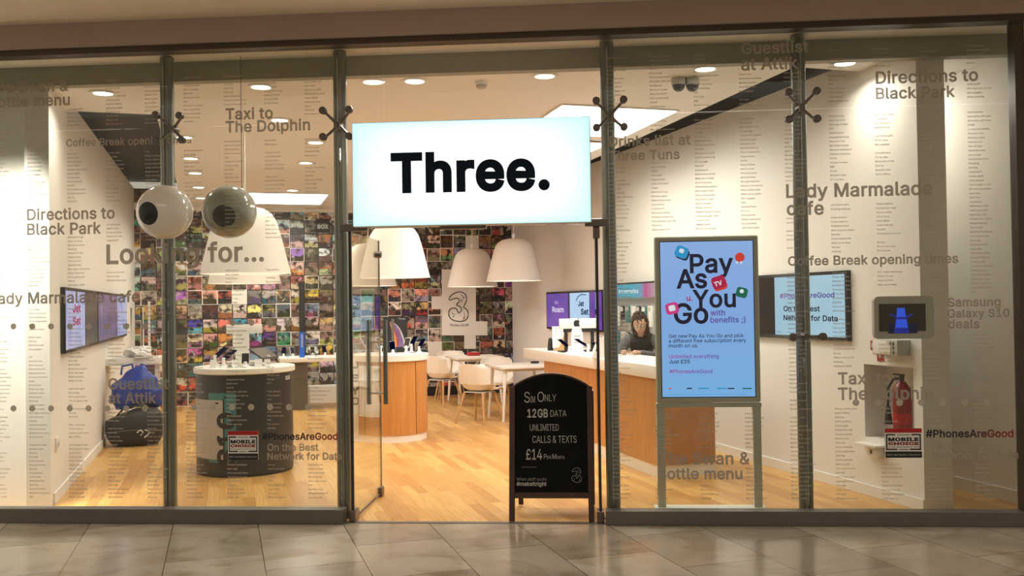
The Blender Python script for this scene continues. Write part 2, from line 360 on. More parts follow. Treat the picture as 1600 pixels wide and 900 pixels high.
def tmesh(body, bold=0., res=3, line=1., track=1.):
    V, Fc = [], []; y = 0.
    for ln in body.split('\n'):
        x = 0.
        for ch in ln:
            vs, ts, adv = glyph(ch, bold, res); k = len(V)
            V += [(x+a, y+b, 0) for a, b in vs]; Fc += [(i+k, j+k, m+k) for i, j, m in ts]; x += adv*track+max(0, bold)*1.2
        y -= line
    me = bpy.data.meshes.new('lettering'); me.from_pydata(V, [], Fc); return me
def text(name, body, m, mtx, width=None, cap=None, parent=None, bold=.018, res=3, align='L', depth=0., label=None, line=1., track=.97):
    """flat lettering; local x along the writing, y up; mtx puts that plane in place. cap = capital height, width fits the length"""
    me = tmesh(body, bold, res, line=line, track=track); xs = [v.co.x for v in me.vertices]
    if not xs: return None
    x0, x1 = min(xs), max(xs); k = (cap/.727) if cap else width/(x1-x0); kx = (width/(x1-x0)) if width else k
    ox = {'L': x0, 'C': (x0+x1)/2, 'R': x1}[align]
    for v in me.vertices: v.co = Vector(((v.co.x-ox)*kx, v.co.y*k, 0))
    if depth:
        bm = bmesh.new(); bm.from_mesh(me); r = bmesh.ops.extrude_face_region(bm, geom=bm.faces[:])
        bmesh.ops.translate(bm, vec=(0, 0, depth), verts=[g for g in r['geom'] if isinstance(g, bmesh.types.BMVert)])
        bmesh.ops.recalc_face_normals(bm, faces=bm.faces); bm.to_mesh(me); bm.free()
    me.materials.clear(); me.materials.append(M[m] if isinstance(m, str) else m)
    o = bpy.data.objects.new(name, me); C.objects.link(o); me.transform(mtx)
    if parent: o.parent = parent
    if label: o['label'] = label
    return o
UP = Matrix.Rotation(R(90), 4, 'X')                                      # writing that stands up and faces -y
def face(x, y, z, rz=0.): return Matrix.Translation((x, y, z)) @ rot(rz) @ UP
# ================================================================== THE SETTING
XL, XR = -5.6, 3.02
def quad_obj(name, pts, m, th=.02):
    b = MB(); a = [b.bm.verts.new(p) for p in pts]; f = b.bm.faces.new(a)
    bmesh.ops.solidify(b.bm, geom=[f], thickness=th); return b.build(name, m, smooth=False)
o = MB().box((-1, -7.02, -.05), (24, 14.1, .1)).build('floor_concourse', 'marble', smooth=False); o.rotation_euler.z = 0
# the tiles run with the shop, not with the glass front: turn the object and counter-turn its outline
me = o.data; me.transform(rot(-PHI)); o.rotation_euler.z = PHI; struct(o)
def shop_poly(name, pts, z, m, th):                                      # pts across/depth; object axes lie along the shop
    b = MB(); top = [b.bm.verts.new((l, d, z if not callable(z) else z(d))) for l, d in pts]
    bot = [b.bm.verts.new((v.co.x, v.co.y, v.co.z+th)) for v in top]
    b.bm.faces.new(top); b.bm.faces.new(bot[::-1]); k = len(top)
    for i in range(k): b.bm.faces.new((top[i], top[(i+1) % k], bot[(i+1) % k], bot[i]))
    o = b.build(name, m, smooth=False); o.rotation_euler.z = PHI; return struct(o)
def front_d(l, y): return (y-l*math.sin(PHI))/math.cos(PHI)              # depth of the glass line at l
LW, RW, BW = -3.87, 2.5, 10.0
WE = W(1438, 450, RW).y                                                  # front end of the right partition
RT = W(1503, 450, RW).x; RT = hit(1500, 560, Vector((0, 1, 0)), L(RW, WE).y).dot(E1)
RT = max(RW+.22, min(RW+.45, RT))
RN = 3.34
shop_poly('floor', [(-6.5, front_d(-6.5, .035)), (5, front_d(5, .035)), (5, BW+.3), (-6.5, BW+.3)], -.06, 'oakf', .06)
rf = [(-6.4, front_d(-6.4, .45)), (RN+.3, front_d(RN+.3, .45)), (RN+.3, .15), (1.88, .15), (1.88, BW+.1), (-3.1, BW+.1), (-3.1, 2.95), (LW-.1, 2.95), (LW-.1, 4.4), (-6.4, 4.4)]
shop_poly('ceiling', rf, cz, 'ceil', .09)
shop_poly('ceiling_void', [(-5.2, front_d(-5.2, .45)), (RN+.3, front_d(RN+.3, .45)), (RN+.3, BW+.2), (-5.2, BW+.2)], 3.68, 'black', .05)
def shop_box(name, l0, l1, d0, d1, z0, z1, m, kind=True):
    o = MB().box(((l0+l1)/2, (d0+d1)/2, (z0+z1)/2), (l1-l0, d1-d0, z1-z0)).build(name, m, smooth=False); o.rotation_euler.z = PHI
    return struct(o) if kind else o
shop_box('wall_left', LW-.18, LW, front_d(LW, .50), BW, 0, 3.55, 'white')
shop_box('wall_back', LW-.15, RN+.3, BW, BW+.15, 0, 3.55, 'photos')
# strip of plain wall over the photographs
shop_box('trim_1', LW, RW, BW-.03, BW+.001, 3.20, 3.32, 'white')
n0, n1 = W(1427, 580, RW).y, W(1350, 580, RW).y; nz0, nz1 = .47, 1.065    # extinguisher niche in the end of the partition
b = MB()
def wb(d0, d1, z0, z1, l0=RW): b.box(((l0+RT)/2, (d0+d1)/2, (z0+z1)/2), (RT-l0, d1-d0, z1-z0))
wb(WE, n0, 0, 3.567); wb(n1, BW, 0, 3.567); wb(n0, n1, 0, nz0); wb(n0, n1, nz1, 3.567); wb(n0, n1, nz0, nz1, RT-.04)
o = b.build('wall_right', 'white', smooth=False, recalc=False); o.rotation_euler.z = PHI; struct(o)
shop_box('wall_neighbour', RN, RN+.12, front_d(RN, .3), BW, 0, 3.567, 'white')
LX = L(LW-.09, front_d(LW-.09, .53)).x
shop_box('baseboard_left', LW, LW+.015, front_d(LW, .60), BW, 0, .09, 'white')
shop_box('baseboard_right', RW-.015, RW, WE, BW, 0, .085, 'white')
shop_box('baseboard_back', -.2, RW-.02, BW-.02, BW, 0, .16, 'black')
shop_box('baseboard_neighbour', RN-.015, RN, front_d(RN, .35), 4, 0, .1, 'white')
def wbox(name, x0, x1, y0, y1, z0, z1, m, bev=0): return struct(MB().box(((x0+x1)/2, (y0+y1)/2, (z0+z1)/2), (x1-x0, y1-y0, z1-z0), bev=bev).build(name, m, smooth=False))
wbox('wall_left_return', XL-.5, LX, .47, .59, 0, 3.6, 'white')
wbox('wall_bulkhead', XL, XR+.3, .35, .45, 3.395, 3.66, 'grey_head')
wbox('ceiling_soffit_strip', XL, XR+.3, -.06, .36, 3.55, 3.60, 'ceil')
wbox('wall_fascia', XL-2, XR+3.5, -.10, .02, 3.572, 3.90, 'fascia')
wbox('ceiling_soffit', XL-2, XR+3.5, -2.6, -.095, 3.755, 3.85, 'soffit')
wbox('wall_concourse', XR+.06, XR+3.5, -.06, .065, 0, 3.60, 'soffit')
wbox('wall_side_left', XL-2, XL-.02, -.06, .3, 0, 3.6, 'soffit')
wbox('trim_head', XL, XR+.07, -.07, .05, 3.527, 3.575, 'frame')
wbox('trim_jamb', XR-.005, XR+.065, -.05, .06, 0, 3.53, 'frame')
wbox('trim_sill_left', XL, -1.80, -.055, .055, 0, .107, 'rail', .004)
wbox('trim_sill_right', .118, XR, -.055, .055, 0, .103, 'rail', .004)
wbox('wall_concourse_far', -12, 12, -14.2, -14, 0, 6, 'soffit')
wbox('trim_threshold', -1.8, .118, -.01, .04, -.02, .004, 'rail')
# panes
ZJ = 2.962; PX = [XL, F(263, 450).x, F(534, 450).x, F(947.5, 450).x, F(1254, 450).x, XR]; TH = .012
panes = []
def pane(n, x0, x1, z0, z1, g='glass'):
    o = MB().box(((x0+x1)/2, 0, (z0+z1)/2), (x1-x0-.006, TH, z1-z0-.006)).build('window_%d' % n, g, smooth=False); return struct(o)
k = 1
WIN = {}
for i in range(5):
    g = 'tglass' if i == 2 else 'glass'
    if i != 2: WIN[i] = pane(k, PX[i], PX[i+1], .10, ZJ, g); k += 1
    else:
        WIN['t'] = pane(k, PX[2], F(600, 130).x, 2.21, 3.53, g); k += 1
        WIN['t2'] = pane(k, F(600, 130).x, PX[3], 2.21, 3.53, g); k += 1
        continue
    WIN[i+10] = pane(k, PX[i], PX[i+1], ZJ, 3.53, g); k += 1
# ------------------------------------------------------------------ vinyl lettering on the panes (front face of the glass)
YF = -TH/2-.0012
heads = []
def host(x): return max(j for j in range(5) if PX[j] <= x)
def heading(body, px0, py0, px1, m='vinyl', bold=.022, name='heading_lettering', y=YF, label=None, cap=None):
    A = F(px0, py0); B = F(px1, py0); wd = B.x-A.x
    h = host((A.x+B.x)/2 if A.x > XL else A.x); h = h if h in (0, 1, 3, 4) else 1
    win = WIN[h+10] if A.z > ZJ else WIN[h]
    o = text(name, body, m, face(A.x, y, A.z), width=wd, cap=cap, parent=win, bold=bold, label=label)
    zs = [v.co.z for v in o.data.vertices]; heads.append((A.x-.02, B.x+.02, min(zs)-.008, max(zs)+.008)); return o
for a in [('The Swan &', -16, 146, 108), ('Bottle menu', -16, 168, 110), ('Coffee Break opening times', 104, 229, 300), ('Taxi to', 353, 187, 427), ('The Dolphin', 353, 207, 485),
          ('Directions to', 43, 344, 180), ('Black Park', 43, 367, 159), ('Looking for...', 167, 412, 413), ('Lady Marmalade cafe', -14, 475, 219), ('Guestlist', 170, 608, 264), ('at Attik', 170, 630, 245),
          ('On the Best', 418, 704, 498), ('Network for Data', 418, 718, 535), ('Guestlist', 1158, 85, 1263), ('at Attik', 1158, 110, 1247), ('Directions to', 1368, 131, 1528), ('Black Park', 1368, 155, 1492),
          ('Drinks list at', 952, 229, 1079), ('Three Tuns', 952, 251, 1062), ('Lady Marmalade', 1228, 309, 1457), ('cafe', 1229, 336, 1287), ('Coffee Break opening times', 1231, 415, 1497),
          ('Samsung', 1480, 479, 1563), ('Galaxy S10', 1480, 496, 1577), ('deals', 1481, 513, 1530), ('Taxi to', 1309, 600, 1391), ('The Dolphin', 1309, 624, 1458), ('The Swan &', 1028, 725, 1172), ('Bottle menu', 1028, 748, 1160),
          ('On the Best', 1456, 702, 1546), ('Network for Data', 1456, 716, 1591)]: heading(*a)
def hgm(x0, x1): return m_hgrad('dark to red print', [(0, (.012, .010, .02)), (.5, (.02, .012, .028)), (.8, (.20, .018, .012)), (1., (.30, .03, .015))], x0, x1)
for p0, py, p1 in ((410, 687, 528), (1446, 683, 1583)):
    heading('#PhonesAreGood', p0, py, p1, hgm(F(p0, py).x, F(p1, py).x), name='hashtag_lettering', label='dark to red hashtag lettering on the glass')
phrases = """Yoga classes|What you're worth|Cheap flights|Love songs|Chinese restaurants|Minimalist outfits|Cheesy 90's videos|Rye bread menus|Engagement rings|Present for Dad|Delete browser history|White wedding|Surprise party|Ultimate seduction|playlist|Mid-range restaurants|Wedding readings|Wedding bands|Fancy restaurants|Cocktail recipes|FAQ|Winning back your ex|Food delivery near me|Plumbing|Beer goggles|Love is love|12 nail salons|DTP|Essential bars|Bottomless brunch|Broadminding|Respect|Nourishing|Food delivery|Hair do|Best proposal videos|Make up on fleek|Splurge|Midnight takeaways|Barry White|Dating apps|Sorry not sorry|Romantic poetry|Cheap nights out|Dinner for two|24 hour locksmiths|How to win back|Guilt trips|The struggle is real|Recycle bikes|More fish|Date night|Gorgeous views|Quick pasta bake|Motivational speech|Thai restaurants|Mexican restaurants|Greek restaurants|Swedish restaurants|Italian restaurants|Open mic nights|Next gift delivery|Alternative gift ideas|Flower delivery|Break up songs|Dream analysis|Divorce glue|Adulting|Pub quizzes|FOMO|Sweet dreams|Cake shops|How to say sorry|Breakfast in bed|Oh my days|Speed dating|French restaurants|Karaoke|Birthday cakes|Fun run|Last minute gifts|Late night tacos|Comedy clubs|How to cook|Vegan|BRB|Emojis|Laughing fit|Hot yoga|Good karma|Rainy day ideas|Lunch near me|Hidden gems|Street food|Smooth moves|Party playlist|Night bus times""".split('|')
SP = .0302
skip_px = [(1020, 1195, 360, 640), (1362, 1465, 455, 535), (1378, 1442, 662, 720), (352, 410, 668, 722)]
skips = list(heads)
for x0, x1, y0, y1 in skip_px: A, B = F(x0, y1), F(x1, y0); skips.append((A.x, B.x, A.z, B.z))
def column(px, z0, z1, pane_i):
    x = F(px, 450).x; lines = []; n = int((z1-z0)/SP)
    me_all = bmesh.new(); made = False
    body = []
    for i in range(n):
        z = z1-(i+1)*SP; s = rnd.choice(phrases); wl = len(s)*.0107
        bad = any(a < x+wl and b > x and c < z+.016 and d > z-.003 for a, b, c, d in skips)
        body.append('' if (bad or rnd.random() < .035) else s)
    kx = .0235; me = tmesh('\n'.join(body), .022, 1, line=SP/kx)
    for v in me.vertices: v.co = Vector((x+v.co.x*kx*.93, YF, z1-SP+v.co.y*kx))
    me.materials.clear(); me.materials.append(M['vinyl_s']); o = bpy.data.objects.new('text_column', me); C.objects.link(o); o.parent = WIN[pane_i]
for px in (-14, 45, 107, 168, 229): column(px, .17, 2.93, 0); column(px, 2.98, 3.36, 10)
for px in (290, 353, 416, 479): column(px, .17, 2.93, 1); column(px, 2.98, 3.36, 11)
for px in (953, 1020, 1089, 1160): column(px, .17, 2.93, 3); column(px, 2.98, 3.40, 13)
for px in (1230, 1300, 1371, 1443, 1517): column(px, .17, 2.93, 4); column(px, 2.98, 3.40, 14)
def dots(pxs, py, i, r=.0235):
    b = MB()
    for px in pxs:
        P = F(px, py); b.cyl((P.x, YF+.0004, P.z), (P.x, YF-.0006, P.z), r, n=24)
    b.build('safety_dots', 'dot', WIN[i])
dots([22+29.3*i for i in range(8)], 510, 0); dots([22+29.3*i for i in range(8)], 638, 0)
dots([364+29.6*i for i in range(5)], 504, 1); dots([304+29.6*i for i in range(7)], 636, 1); dots([1337+34*i for i in range(7)], 629, 4)
# award stickers
def sticker(px0, py0, px1, py1, i):
    A, B = F(px0, py1), F(px1, py0); x0, x1, z0, z1 = A.x, B.x, A.z, B.z; w_, h_ = x1-x0, z1-z0; win = WIN[i]; y = YF-.001
    s = MB().box(((x0+x1)/2, y, (z0+z1)/2), (w_, .0016, h_)).build('award_sticker', 'whitep', win, smooth=False, label='red, white and black award sticker on the glass')
    y -= .0012
    def bar(nm, a, b, c, d, m): MB().box((x0+w_*(a+b)/2, y, z0+h_*(c+d)/2), (w_*(b-a), .001, h_*(d-c))).build(nm, m, s, smooth=False)
    bar('red_band', .0, 1, .855, 1, 'red'); bar('black_band', .01, .99, .0, .215, 'black')
    fr = MB()
    for a, b, c, d in ((.03, .28, .765, .81), (.72, .97, .765, .81), (.03, .33, .265, .31), (.67, .97, .265, .31), (.03, .065, .265, .81), (.935, .97, .265, .81)):
        fr.box((x0+w_*(a+b)/2, y, z0+h_*(c+d)/2), (w_*(b-a), .001, h_*(d-c)))
    fr.build('black_border', 'black', s, smooth=False)
    for body, m, zz, cp, ww, bd in (('MOBILE', 'black', .575, .15, .82, .05), ('CHOICE', 'dred', .44, .125, .82, .05), ('CONSUMER AWARDS 2018', 'black', .355, .04, .82, .01), ('WINNER', 'black', .265, .05, .26, .02), ('CONSUMER', 'black', .765, .045, .34, .02), ('BEST NETWORK FOR DATA', 'chalk', .075, .07, .9, .01)):
        text('sticker_lettering', body, m, face((x0+x1)/2, y-.0012, z0+h_*zz), width=w_*ww, cap=h_*cp, parent=s, bold=bd, align='C')
sticker(357, 673, 404, 718, 1); sticker(1382.5, 669, 1439.5, 715, 4)
# tubes, spiders, door leaves, header
def post(px, label, r=.052):
    P = F(px, 450, .19); t = MB().cyl((0, 0, 0), (0, 0, 3.54), r, n=32).build('steel_post', 'steel'); t.location = (P.x, P.y, 0)
    tag(t, label, 'post'); 
    MB().box((.0, -.058, 1.77), (.008, .03, 3.5)).build('glazing_fin', 'chrome', t, smooth=False)
    MB().cyl((0, 0, 0), (0, 0, .012), r*1.5, n=32).build('foot_plate', 'steel', t)
post(263.5, 'round steel post behind the left eyeball, full height of the window'); post(534.5, 'round steel post on the left side of the shop doorway')
post(953.5, 'round steel post on the right side of the shop doorway'); post(1253.5, 'round steel post in front of the wall screen on the right')
def spider(px, py, arms, label):
    P = F(px, py); t = thing('spider_fitting', label, 'glass fitting', (P.x, 0, P.z))
    MB().cyl((0, .03, 0), (0, .136, 0), .021, .026, n=20).build('hub', 'dsteel', t)
    for ax, az in arms:
        a = MB().tube([(0, .075, 0), (ax*.4, .06, az*.4), (ax*.8, .045, az*.8), (ax, .02, az)], [.014, .0115, .010, .011], 10).build('arm', 'dsteel', t)
        MB().lathe([(0, -.030), (.018, -.029), (.027, -.021), (.028, -.008), (0, -.008)], m=Matrix.Translation((ax, 0, az)) @ UP.inverted() @ Matrix.Scale(1, 4)).build('clamp_disc', 'dsteel', a)
        MB().cyl((ax, .009, az), (ax, .022, az), .026, n=24).build('back_disc', 'dsteel', a)
X4 = [(-.098, .098), (.10, .10), (-.098, -.098), (.10, -.098)]
spider(525, 193, X4, 'four-armed glass clamp at the upper left corner of the lit sign'); spider(953, 178, X4, 'four-armed glass clamp at the upper right corner of the lit sign')
spider(1254, 165, X4, 'four-armed glass clamp high on the right post'); spider(264, 199, [(-.10, .095), (.085, .085), (-.1, -.098), (.1, -.098)], 'four-armed glass clamp above the left eyeball')
spider(1262, 526, [(-.105, -.002), (.105, 0)], 'two-armed glass clamp in front of the wall screen')
DH = 2.165
hx0, hx1 = -1.80, .165
o = MB().box(((hx0+hx1)/2, 0, 2.19), (hx1-hx0, .045, .036), bev=.003).build('trim_door_head', 'chrome', smooth=False); struct(o)
for x0, x1 in ((-1.80, -1.60), (-1.06, -.72), (.0, .165)):
    MB().box(((x0+x1)/2, -.002, 2.178), (x1-x0, .062, .052), bev=.004).build('patch_fitting', 'dsteel', o, smooth=False)
hinge = F(549, 700).x
def leaf(n, hx, sgn):
    ln = .98; o = MB().box((hx, .03+ln/2, 1.08), (.012, ln, 2.14)).build('door_%d' % n, 'dglass', smooth=False); struct(o)
    MB().box((hx, .03+ln, 1.08), (.0125, .006, 2.14)).build('glass_edge', 'edge', o, smooth=False)
    MB().box((hx, .03, 1.08), (.02, .022, 2.16)).build('hinge_edge', 'blackp', o, smooth=False)
    MB().tube([(hx, .03, .022), (hx, 1.01, .022)], .009, 8).build('bottom_edge_strip', 'dsteel', o)
    MB().box((hx, .07, .045), (.045, .13, .085), bev=.008).build('bottom_pivot', 'dsteel', o, smooth=False)
    MB().box((hx, .98, .040), (.045, .10, .075), bev=.012).build('bottom_lock', 'dsteel', o, smooth=False)
    MB().cyl((hx-.03, .97, 2.03), (hx+.03, .97, 2.03), .028, n=20).build('top_clip', 'dsteel', o)
    z0, z1 = 1.0, 1.565
    for s in (-1, 1):
        h = MB().cyl((hx+s*.072, .89, .78), (hx+s*.072, .89, 1.48), .019, n=20).build('pull_handle', 'steel', o)
    for z in (.87, 1.295): MB().cyl((hx-.072, .89, z), (hx+.072, .89, z), .010, n=14).build('handle_bolt', 'chrome', o)
leaf(1, hinge, 1)
def leaf_plain(n, hx):
    o = MB().box((hx, .52, 1.08), (.012, .98, 2.14)).build('door_%d' % n, 'dglass', smooth=False); struct(o)
    MB().box((hx, .03, 1.08), (.02, .022, 2.16)).build('hinge_edge', 'blackp', o, smooth=False)
    MB().box((hx, 1.01, 1.08), (.0125, .006, 2.14)).build('glass_edge', 'edge', o, smooth=False)
    MB().box((hx, .06, .045), (.05, .12, .085), bev=.008).build('bottom_pivot', 'dsteel', o, smooth=False)
    MB().box((hx, .06, 2.11), (.05, .12, .085), bev=.008).build('top_pivot', 'dsteel', o, smooth=False)
leaf_plain(2, F(937, 700).x)
# ================================================================== THE THINGS
# ---- lit sign over the doorway
A, B = F(551, 355, -.10), F(922, 181, -.10); sw, sh = B.x-A.x, B.z-A.z; sx, szc = (A.x+B.x)/2, (A.z+B.z)/2
t = thing('lightbox_sign', 'large lit white shop sign with navy lettering hung over the doorway', 'sign', (sx, -.05, A.z))
MB().box((0, 0, sh/2), (sw, .09, sh), bev=.006).build('housing', 'bezel', t)
nb = NB('backlit sign film'); tc = nb.n('ShaderNodeTexCoord'); sp = nb.n('ShaderNodeSeparateXYZ'); nb.k(tc.outputs['Generated'], sp.inputs[0])
def edge_d(s): return nb.math('MULTIPLY', nb.math('MULTIPLY', s, nb.math('SUBTRACT', 1., s)), 4.)
gg = nb.math('MULTIPLY', nb.math('POWER', edge_d(sp.outputs['X']), .55), nb.math('POWER', edge_d(sp.outputs['Z']), .45))
nb.k(nb.ramp(gg, [(0., (.47, .84, 1.)), (.35, (.68, .95, 1.)), (.72, (.93, .99, 1.)), (1., (1., 1., 1.))]), nb.b.inputs['Emission Color']); nb.b.inputs['Emission Strength'].default_value = 1.12; nb.b.inputs['Base Color'].default_value = (.3, .3, .3, 1)
MB().box((0, -.047, sh/2), (sw-.012, .006, sh-.012)).build('lit_face', nb.m, t, smooth=False)
a, b_ = F(611, 299, -.10), F(859, 296, -.10)
text('lettering', 'Three.', 'navy', face(a.x-sx, -.0505, a.z-A.z), width=b_.x-a.x, parent=t, bold=.032, depth=.003, res=8)
# ---- eyeballs
def cap_mesh(c, r, dirv, ang, n=36, rings=6):
    dirv = Vector(dirv).normalized(); q = dirv.to_track_quat('Z', 'Y').to_matrix().to_4x4(); b = MB()
    b.lathe([(r*math.sin(ang*i/rings), r*math.cos(ang*i/rings)) for i in range(rings, 0, -1)]+[(0, r)], n=n, m=Matrix.Translation(c) @ q); return b
M['eye_shaded'] = mat('glossy shade-painted eyeball', (.40, .39, .345), .14, coat=.4)  # white eyeball in shade: the darkening is put into its base colour
def eye(name, P, r, dv, label, dome=False, wire=None):
    t = thing(name, label, 'eyeball decoration', P)
    b = MB().sph((0, 0, 0), r, m=None, u=48, v=32)
    if dome:
        lim = -P[1]-.009
        for v in b.bm.verts: v.co.y = min(v.co.y, lim)
    b.build('eyeball', 'eye' if dome else 'eye_shaded', t)
    i = cap_mesh((0, 0, 0), r*1.004, dv, .43).build('iris', 'iris', t); cap_mesh((0, 0, 0), r*1.007, dv, .225).build('pupil', 'pupil', i)
    if wire: MB().tube([(wire, 0, r*math.sqrt(1-(wire/r)**2)), (wire, 0, 3.545-P[2])], .0025, 6).build('wire', 'dsteel', t)
    return t
P = F(257.5, 331.5, -.13); r = (F(298.5, 331, -.13)-P).x
def aim(P, ox, oy):
    c = (CAM-P).normalized(); rr = EZ.cross(c).normalized(); uu = c.cross(rr); return c*math.sqrt(1-ox*ox-oy*oy)+rr*ox+uu*oy
eye('eyeball', P, r, aim(P, -.62, -.06), 'large glossy eyeball stuck on the window in front of the left post, looking left', dome=True)
P = F(358.5, 330.5, .16); r = min(.185, (F(399, 331, .16)-P).x)
P = F(358.5, 330.5, .23); r = (F(399, 331, .23)-P).x
eye('eyeball', P, r, aim(P, -.21, -.18), 'large shade-painted white eyeball hanging on a wire inside the window, right of the other eyeball', wire=.10)
# ---- the 3 emblem as an outline
LOGO = [(808, 640), (820, 618), (840, 602), (868, 588), (895, 584), (922, 592), (940, 610), (947, 635), (943, 660), (930, 685), (922, 700), (938, 712), (952, 730), (959, 755), (953, 780), (936, 800), (908, 809), (876, 809), (845, 802), (820, 785), (807, 762), (806, 738), (815, 718), (834, 707), (856, 709), (872, 722), (880, 745), (893, 742), (904, 727), (903, 708), (890, 694), (868, 688), (873, 672), (888, 660), (889, 643), (872, 633), (845, 637), (822, 645)]
def logo3(name, m, parent, mtx, h, r=.004):
    k = h/225.; pts = [Vector(((x-882)*k, (809-y)*k, 0)) for x, y in LOGO]; n = len(pts); out = []
    for i in range(n):
        p0, p1, p2, p3 = pts[i-1], pts[i], pts[(i+1) % n], pts[(i+2) % n]
        for t_ in (0, .5): out.append(.5*((2*p1)+(p2-p0)*t_+(2*p0-5*p1+4*p2-p3)*t_*t_+(3*p1-p0-3*p2+p3)*t_**3))
    b = MB().tube([mtx @ p for p in out], r, 6, closed=True)
    for s in ([(905, 605), (918, 622), (925, 640), (921, 625), (935, 632)], [(925, 745), (930, 765), (920, 785), (935, 775), (915, 798)], [(830, 740), (840, 755), (852, 748), (845, 765), (838, 780)], [(905, 665), (915, 650), (908, 640), (900, 655)]):
        b.tube([mtx @ Vector(((x-882)*k, (809-y)*k, 0)) for x, y in s], r*.6, 5)
    return b.build(name, m, parent)
# ---- chalk A-board
ax0, ax1 = F(795, 700, .1).x, F(927, 700, .1).x; aw = ax1-ax0; lean = math.atan2(.22, 1.08)
t = thing('a_board', 'black chalkboard A-frame sign with arched top standing in the doorway', 'chalkboard sign', ((ax0+ax1)/2, .045, .0))
Fm = Matrix.Rotation(-lean, 4, 'X')
def arch(wd, z0, zs, zt, n=16): return [(-wd/2, z0), (wd/2, z0)] + [(wd/2-wd*i/n, zs+(zt-zs)*math.sin(math.pi*i/n)**.8) for i in range(n+1)]
AT = .0
pts = arch(aw-.05, .19, .985, 1.085); MB().prism([(x, z) for x, z in pts], .018, m=Fm @ Matrix.Translation((0, .012, 0)) @ UP).build('chalk_panel', 'board', t, smooth=False)
for s in (-1, 1): MB().box((s*(aw/2-.021), .0, .4975), (.042, .036, .985), m=Fm, bev=.004).build('front_leg', 'mahog', t, smooth=False)
MB().box((0, 0, .19), (aw-.084, .03, .042), m=Fm, bev=.003).build('bottom_rail', 'mahog', t, smooth=False)
top = MB(); ar = arch(aw-.046, .985, .985, 1.087)[2:]
top.tube([(x, -.004, z) for x, z in ar], .009, 8)
for v in top.bm.verts: v.co = Fm @ v.co
top.build('arched_rail', 'mahog', t)
by0 = .56; Bl = Matrix.Translation((.02, by0, 0)) @ Matrix.Rotation(math.atan2(by0-.245, .97), 4, 'X')
for s in (-1, 1): MB().box((s*(aw/2-.03), 0, .50), (.038, .028, .97), m=Bl, bev=.003).build('rear_leg', 'mahog', t, smooth=False)
MB().prism(arch(aw-.12, .22, .9, .96), .014, m=Bl @ UP).build('rear_panel', 'board', t, smooth=False)
for s in (-1, 1): MB().tube([(s*(aw/2-.02), .10, .33), (s*(aw/2-.02), .3, .30), (s*(aw/2-.02), .47, .33)], .004, 6).build('stay_chain', 'dsteel', t)
def chalk(body, px, py, px1, capp, m='chalk', bold=-.004):
    n = Vector((0, -math.cos(lean), math.sin(-lean)*-1)); P = F(px, py, .1)
    # meet the leaning board
    nrm = Fm.to_3x3() @ Vector((0, -1, 0)); Q = hit(px, py, nrm, nrm.dot(Vector((0, .045, 0))+Fm.to_3x3() @ Vector((0, -.009, 0)))); Q2 = hit(px1, py, nrm, nrm.dot(Vector((0, .045, 0))+Fm.to_3x3() @ Vector((0, -.009, 0))))
    lp = Fm.inverted() @ (Q-Vector(((ax0+ax1)/2, .045, 0)))
    text('chalk_lettering', body, m, Fm @ face(lp.x, -.0092, lp.z), width=(Q2-Q).length, cap=capp*.0057, parent=t, bold=bold)
for a in [('S', 819, 629, 828, 20), ('IM', 829, 629, 836, 12), ('O', 840, 628, 850, 19), ('NLY', 851, 627, 869, 13), ('12', 824, 652, 838, 15, 'chalk', .02), ('GB', 840, 652, 856, 15, 'chalk', .02), ('DATA', 860, 651, 885, 12), ('UNLIMITED', 828, 673, 873, 12), ('CALLS & TEXTS', 832, 692, 901, 13), ('£14', 822, 718, 847, 19, 'chalk', .004), ('P', 850, 717, 854, 9), ('ER', 854.5, 717, 861, 5.5), ('M', 863, 717, 869, 9), ('ONTH', 869.5, 717, 882, 5.5), ('When stuff sucks', 807, 751, 854, 5.5, 'chalkd', .0), ('#makeitright', 807, 759, 854, 7, 'chalk', .015)]: chalk(*a)
logo3('printed_emblem', 'chalk', t, Fm @ face(aw*.5-.125, -.0095, .285), .105, .0013)
MB().box((-aw/2+.15, -.0065, .395), (.11, .001, .003), m=Fm).build('printed_line', 'chalkd', t, smooth=False)
# ---- tall digital poster on a stand, just inside the glass
SY = .45; p00, p11 = F(1026, 629, SY), F(1184, 367, SY); pw, ph = p11.x-p00.x, p11.z-p00.z
t = thing('digital_poster_stand', 'tall grey framed digital poster with a bright blue advert on two legs', 'digital poster', ((p00.x+p11.x)/2, SY, 0)); zb = p00.z
MB().box((0, .02, zb+ph/2), (pw, .07, ph), bev=.02, seg=4).build('screen_frame', 'bezel', t)
MB().box((0, .02, zb-.022), (pw+.01, .06, .032), bev=.006).build('lower_rail', 'bezel', t)
for s in (-1, 1): MB().box((s*(pw/2-.03), .025, (zb-.03)/2), (.062, .05, zb-.03), bev=.006).build('leg', 'bezel', t)
MB().box((0, .02, .012), (pw+.06, .16, .024), bev=.006).build('base_plate', 'bezel', t)
sw2, sh2 = pw-.088, ph-.088
s = MB().box((0, -.0165, zb+ph/2), (sw2+.012, .004, sh2+.012)).build('screen_surround', 'navy', t, smooth=False)
nb2 = NB('blue advert screen'); tc = nb2.n('ShaderNodeTexCoord'); sp = nb2.n('ShaderNodeSeparateXYZ'); nb2.k(tc.outputs['Generated'], sp.inputs[0])
nb2.k(nb2.ramp(sp.outputs['Z'], [(0, (.23, .53, 1.)), (.55, (.27, .49, .99)), (1., (.32, .52, 1.))]), nb2.b.inputs['Emission Color']); nb2.b.inputs['Emission Strength'].default_value = .95; nb2.b.inputs['Base Color'].default_value = (.02, .02, .02, 1)
scr = MB().box((0, -.019, zb+ph/2), (sw2, .004, sh2)).build('screen', nb2.m, t, smooth=False)
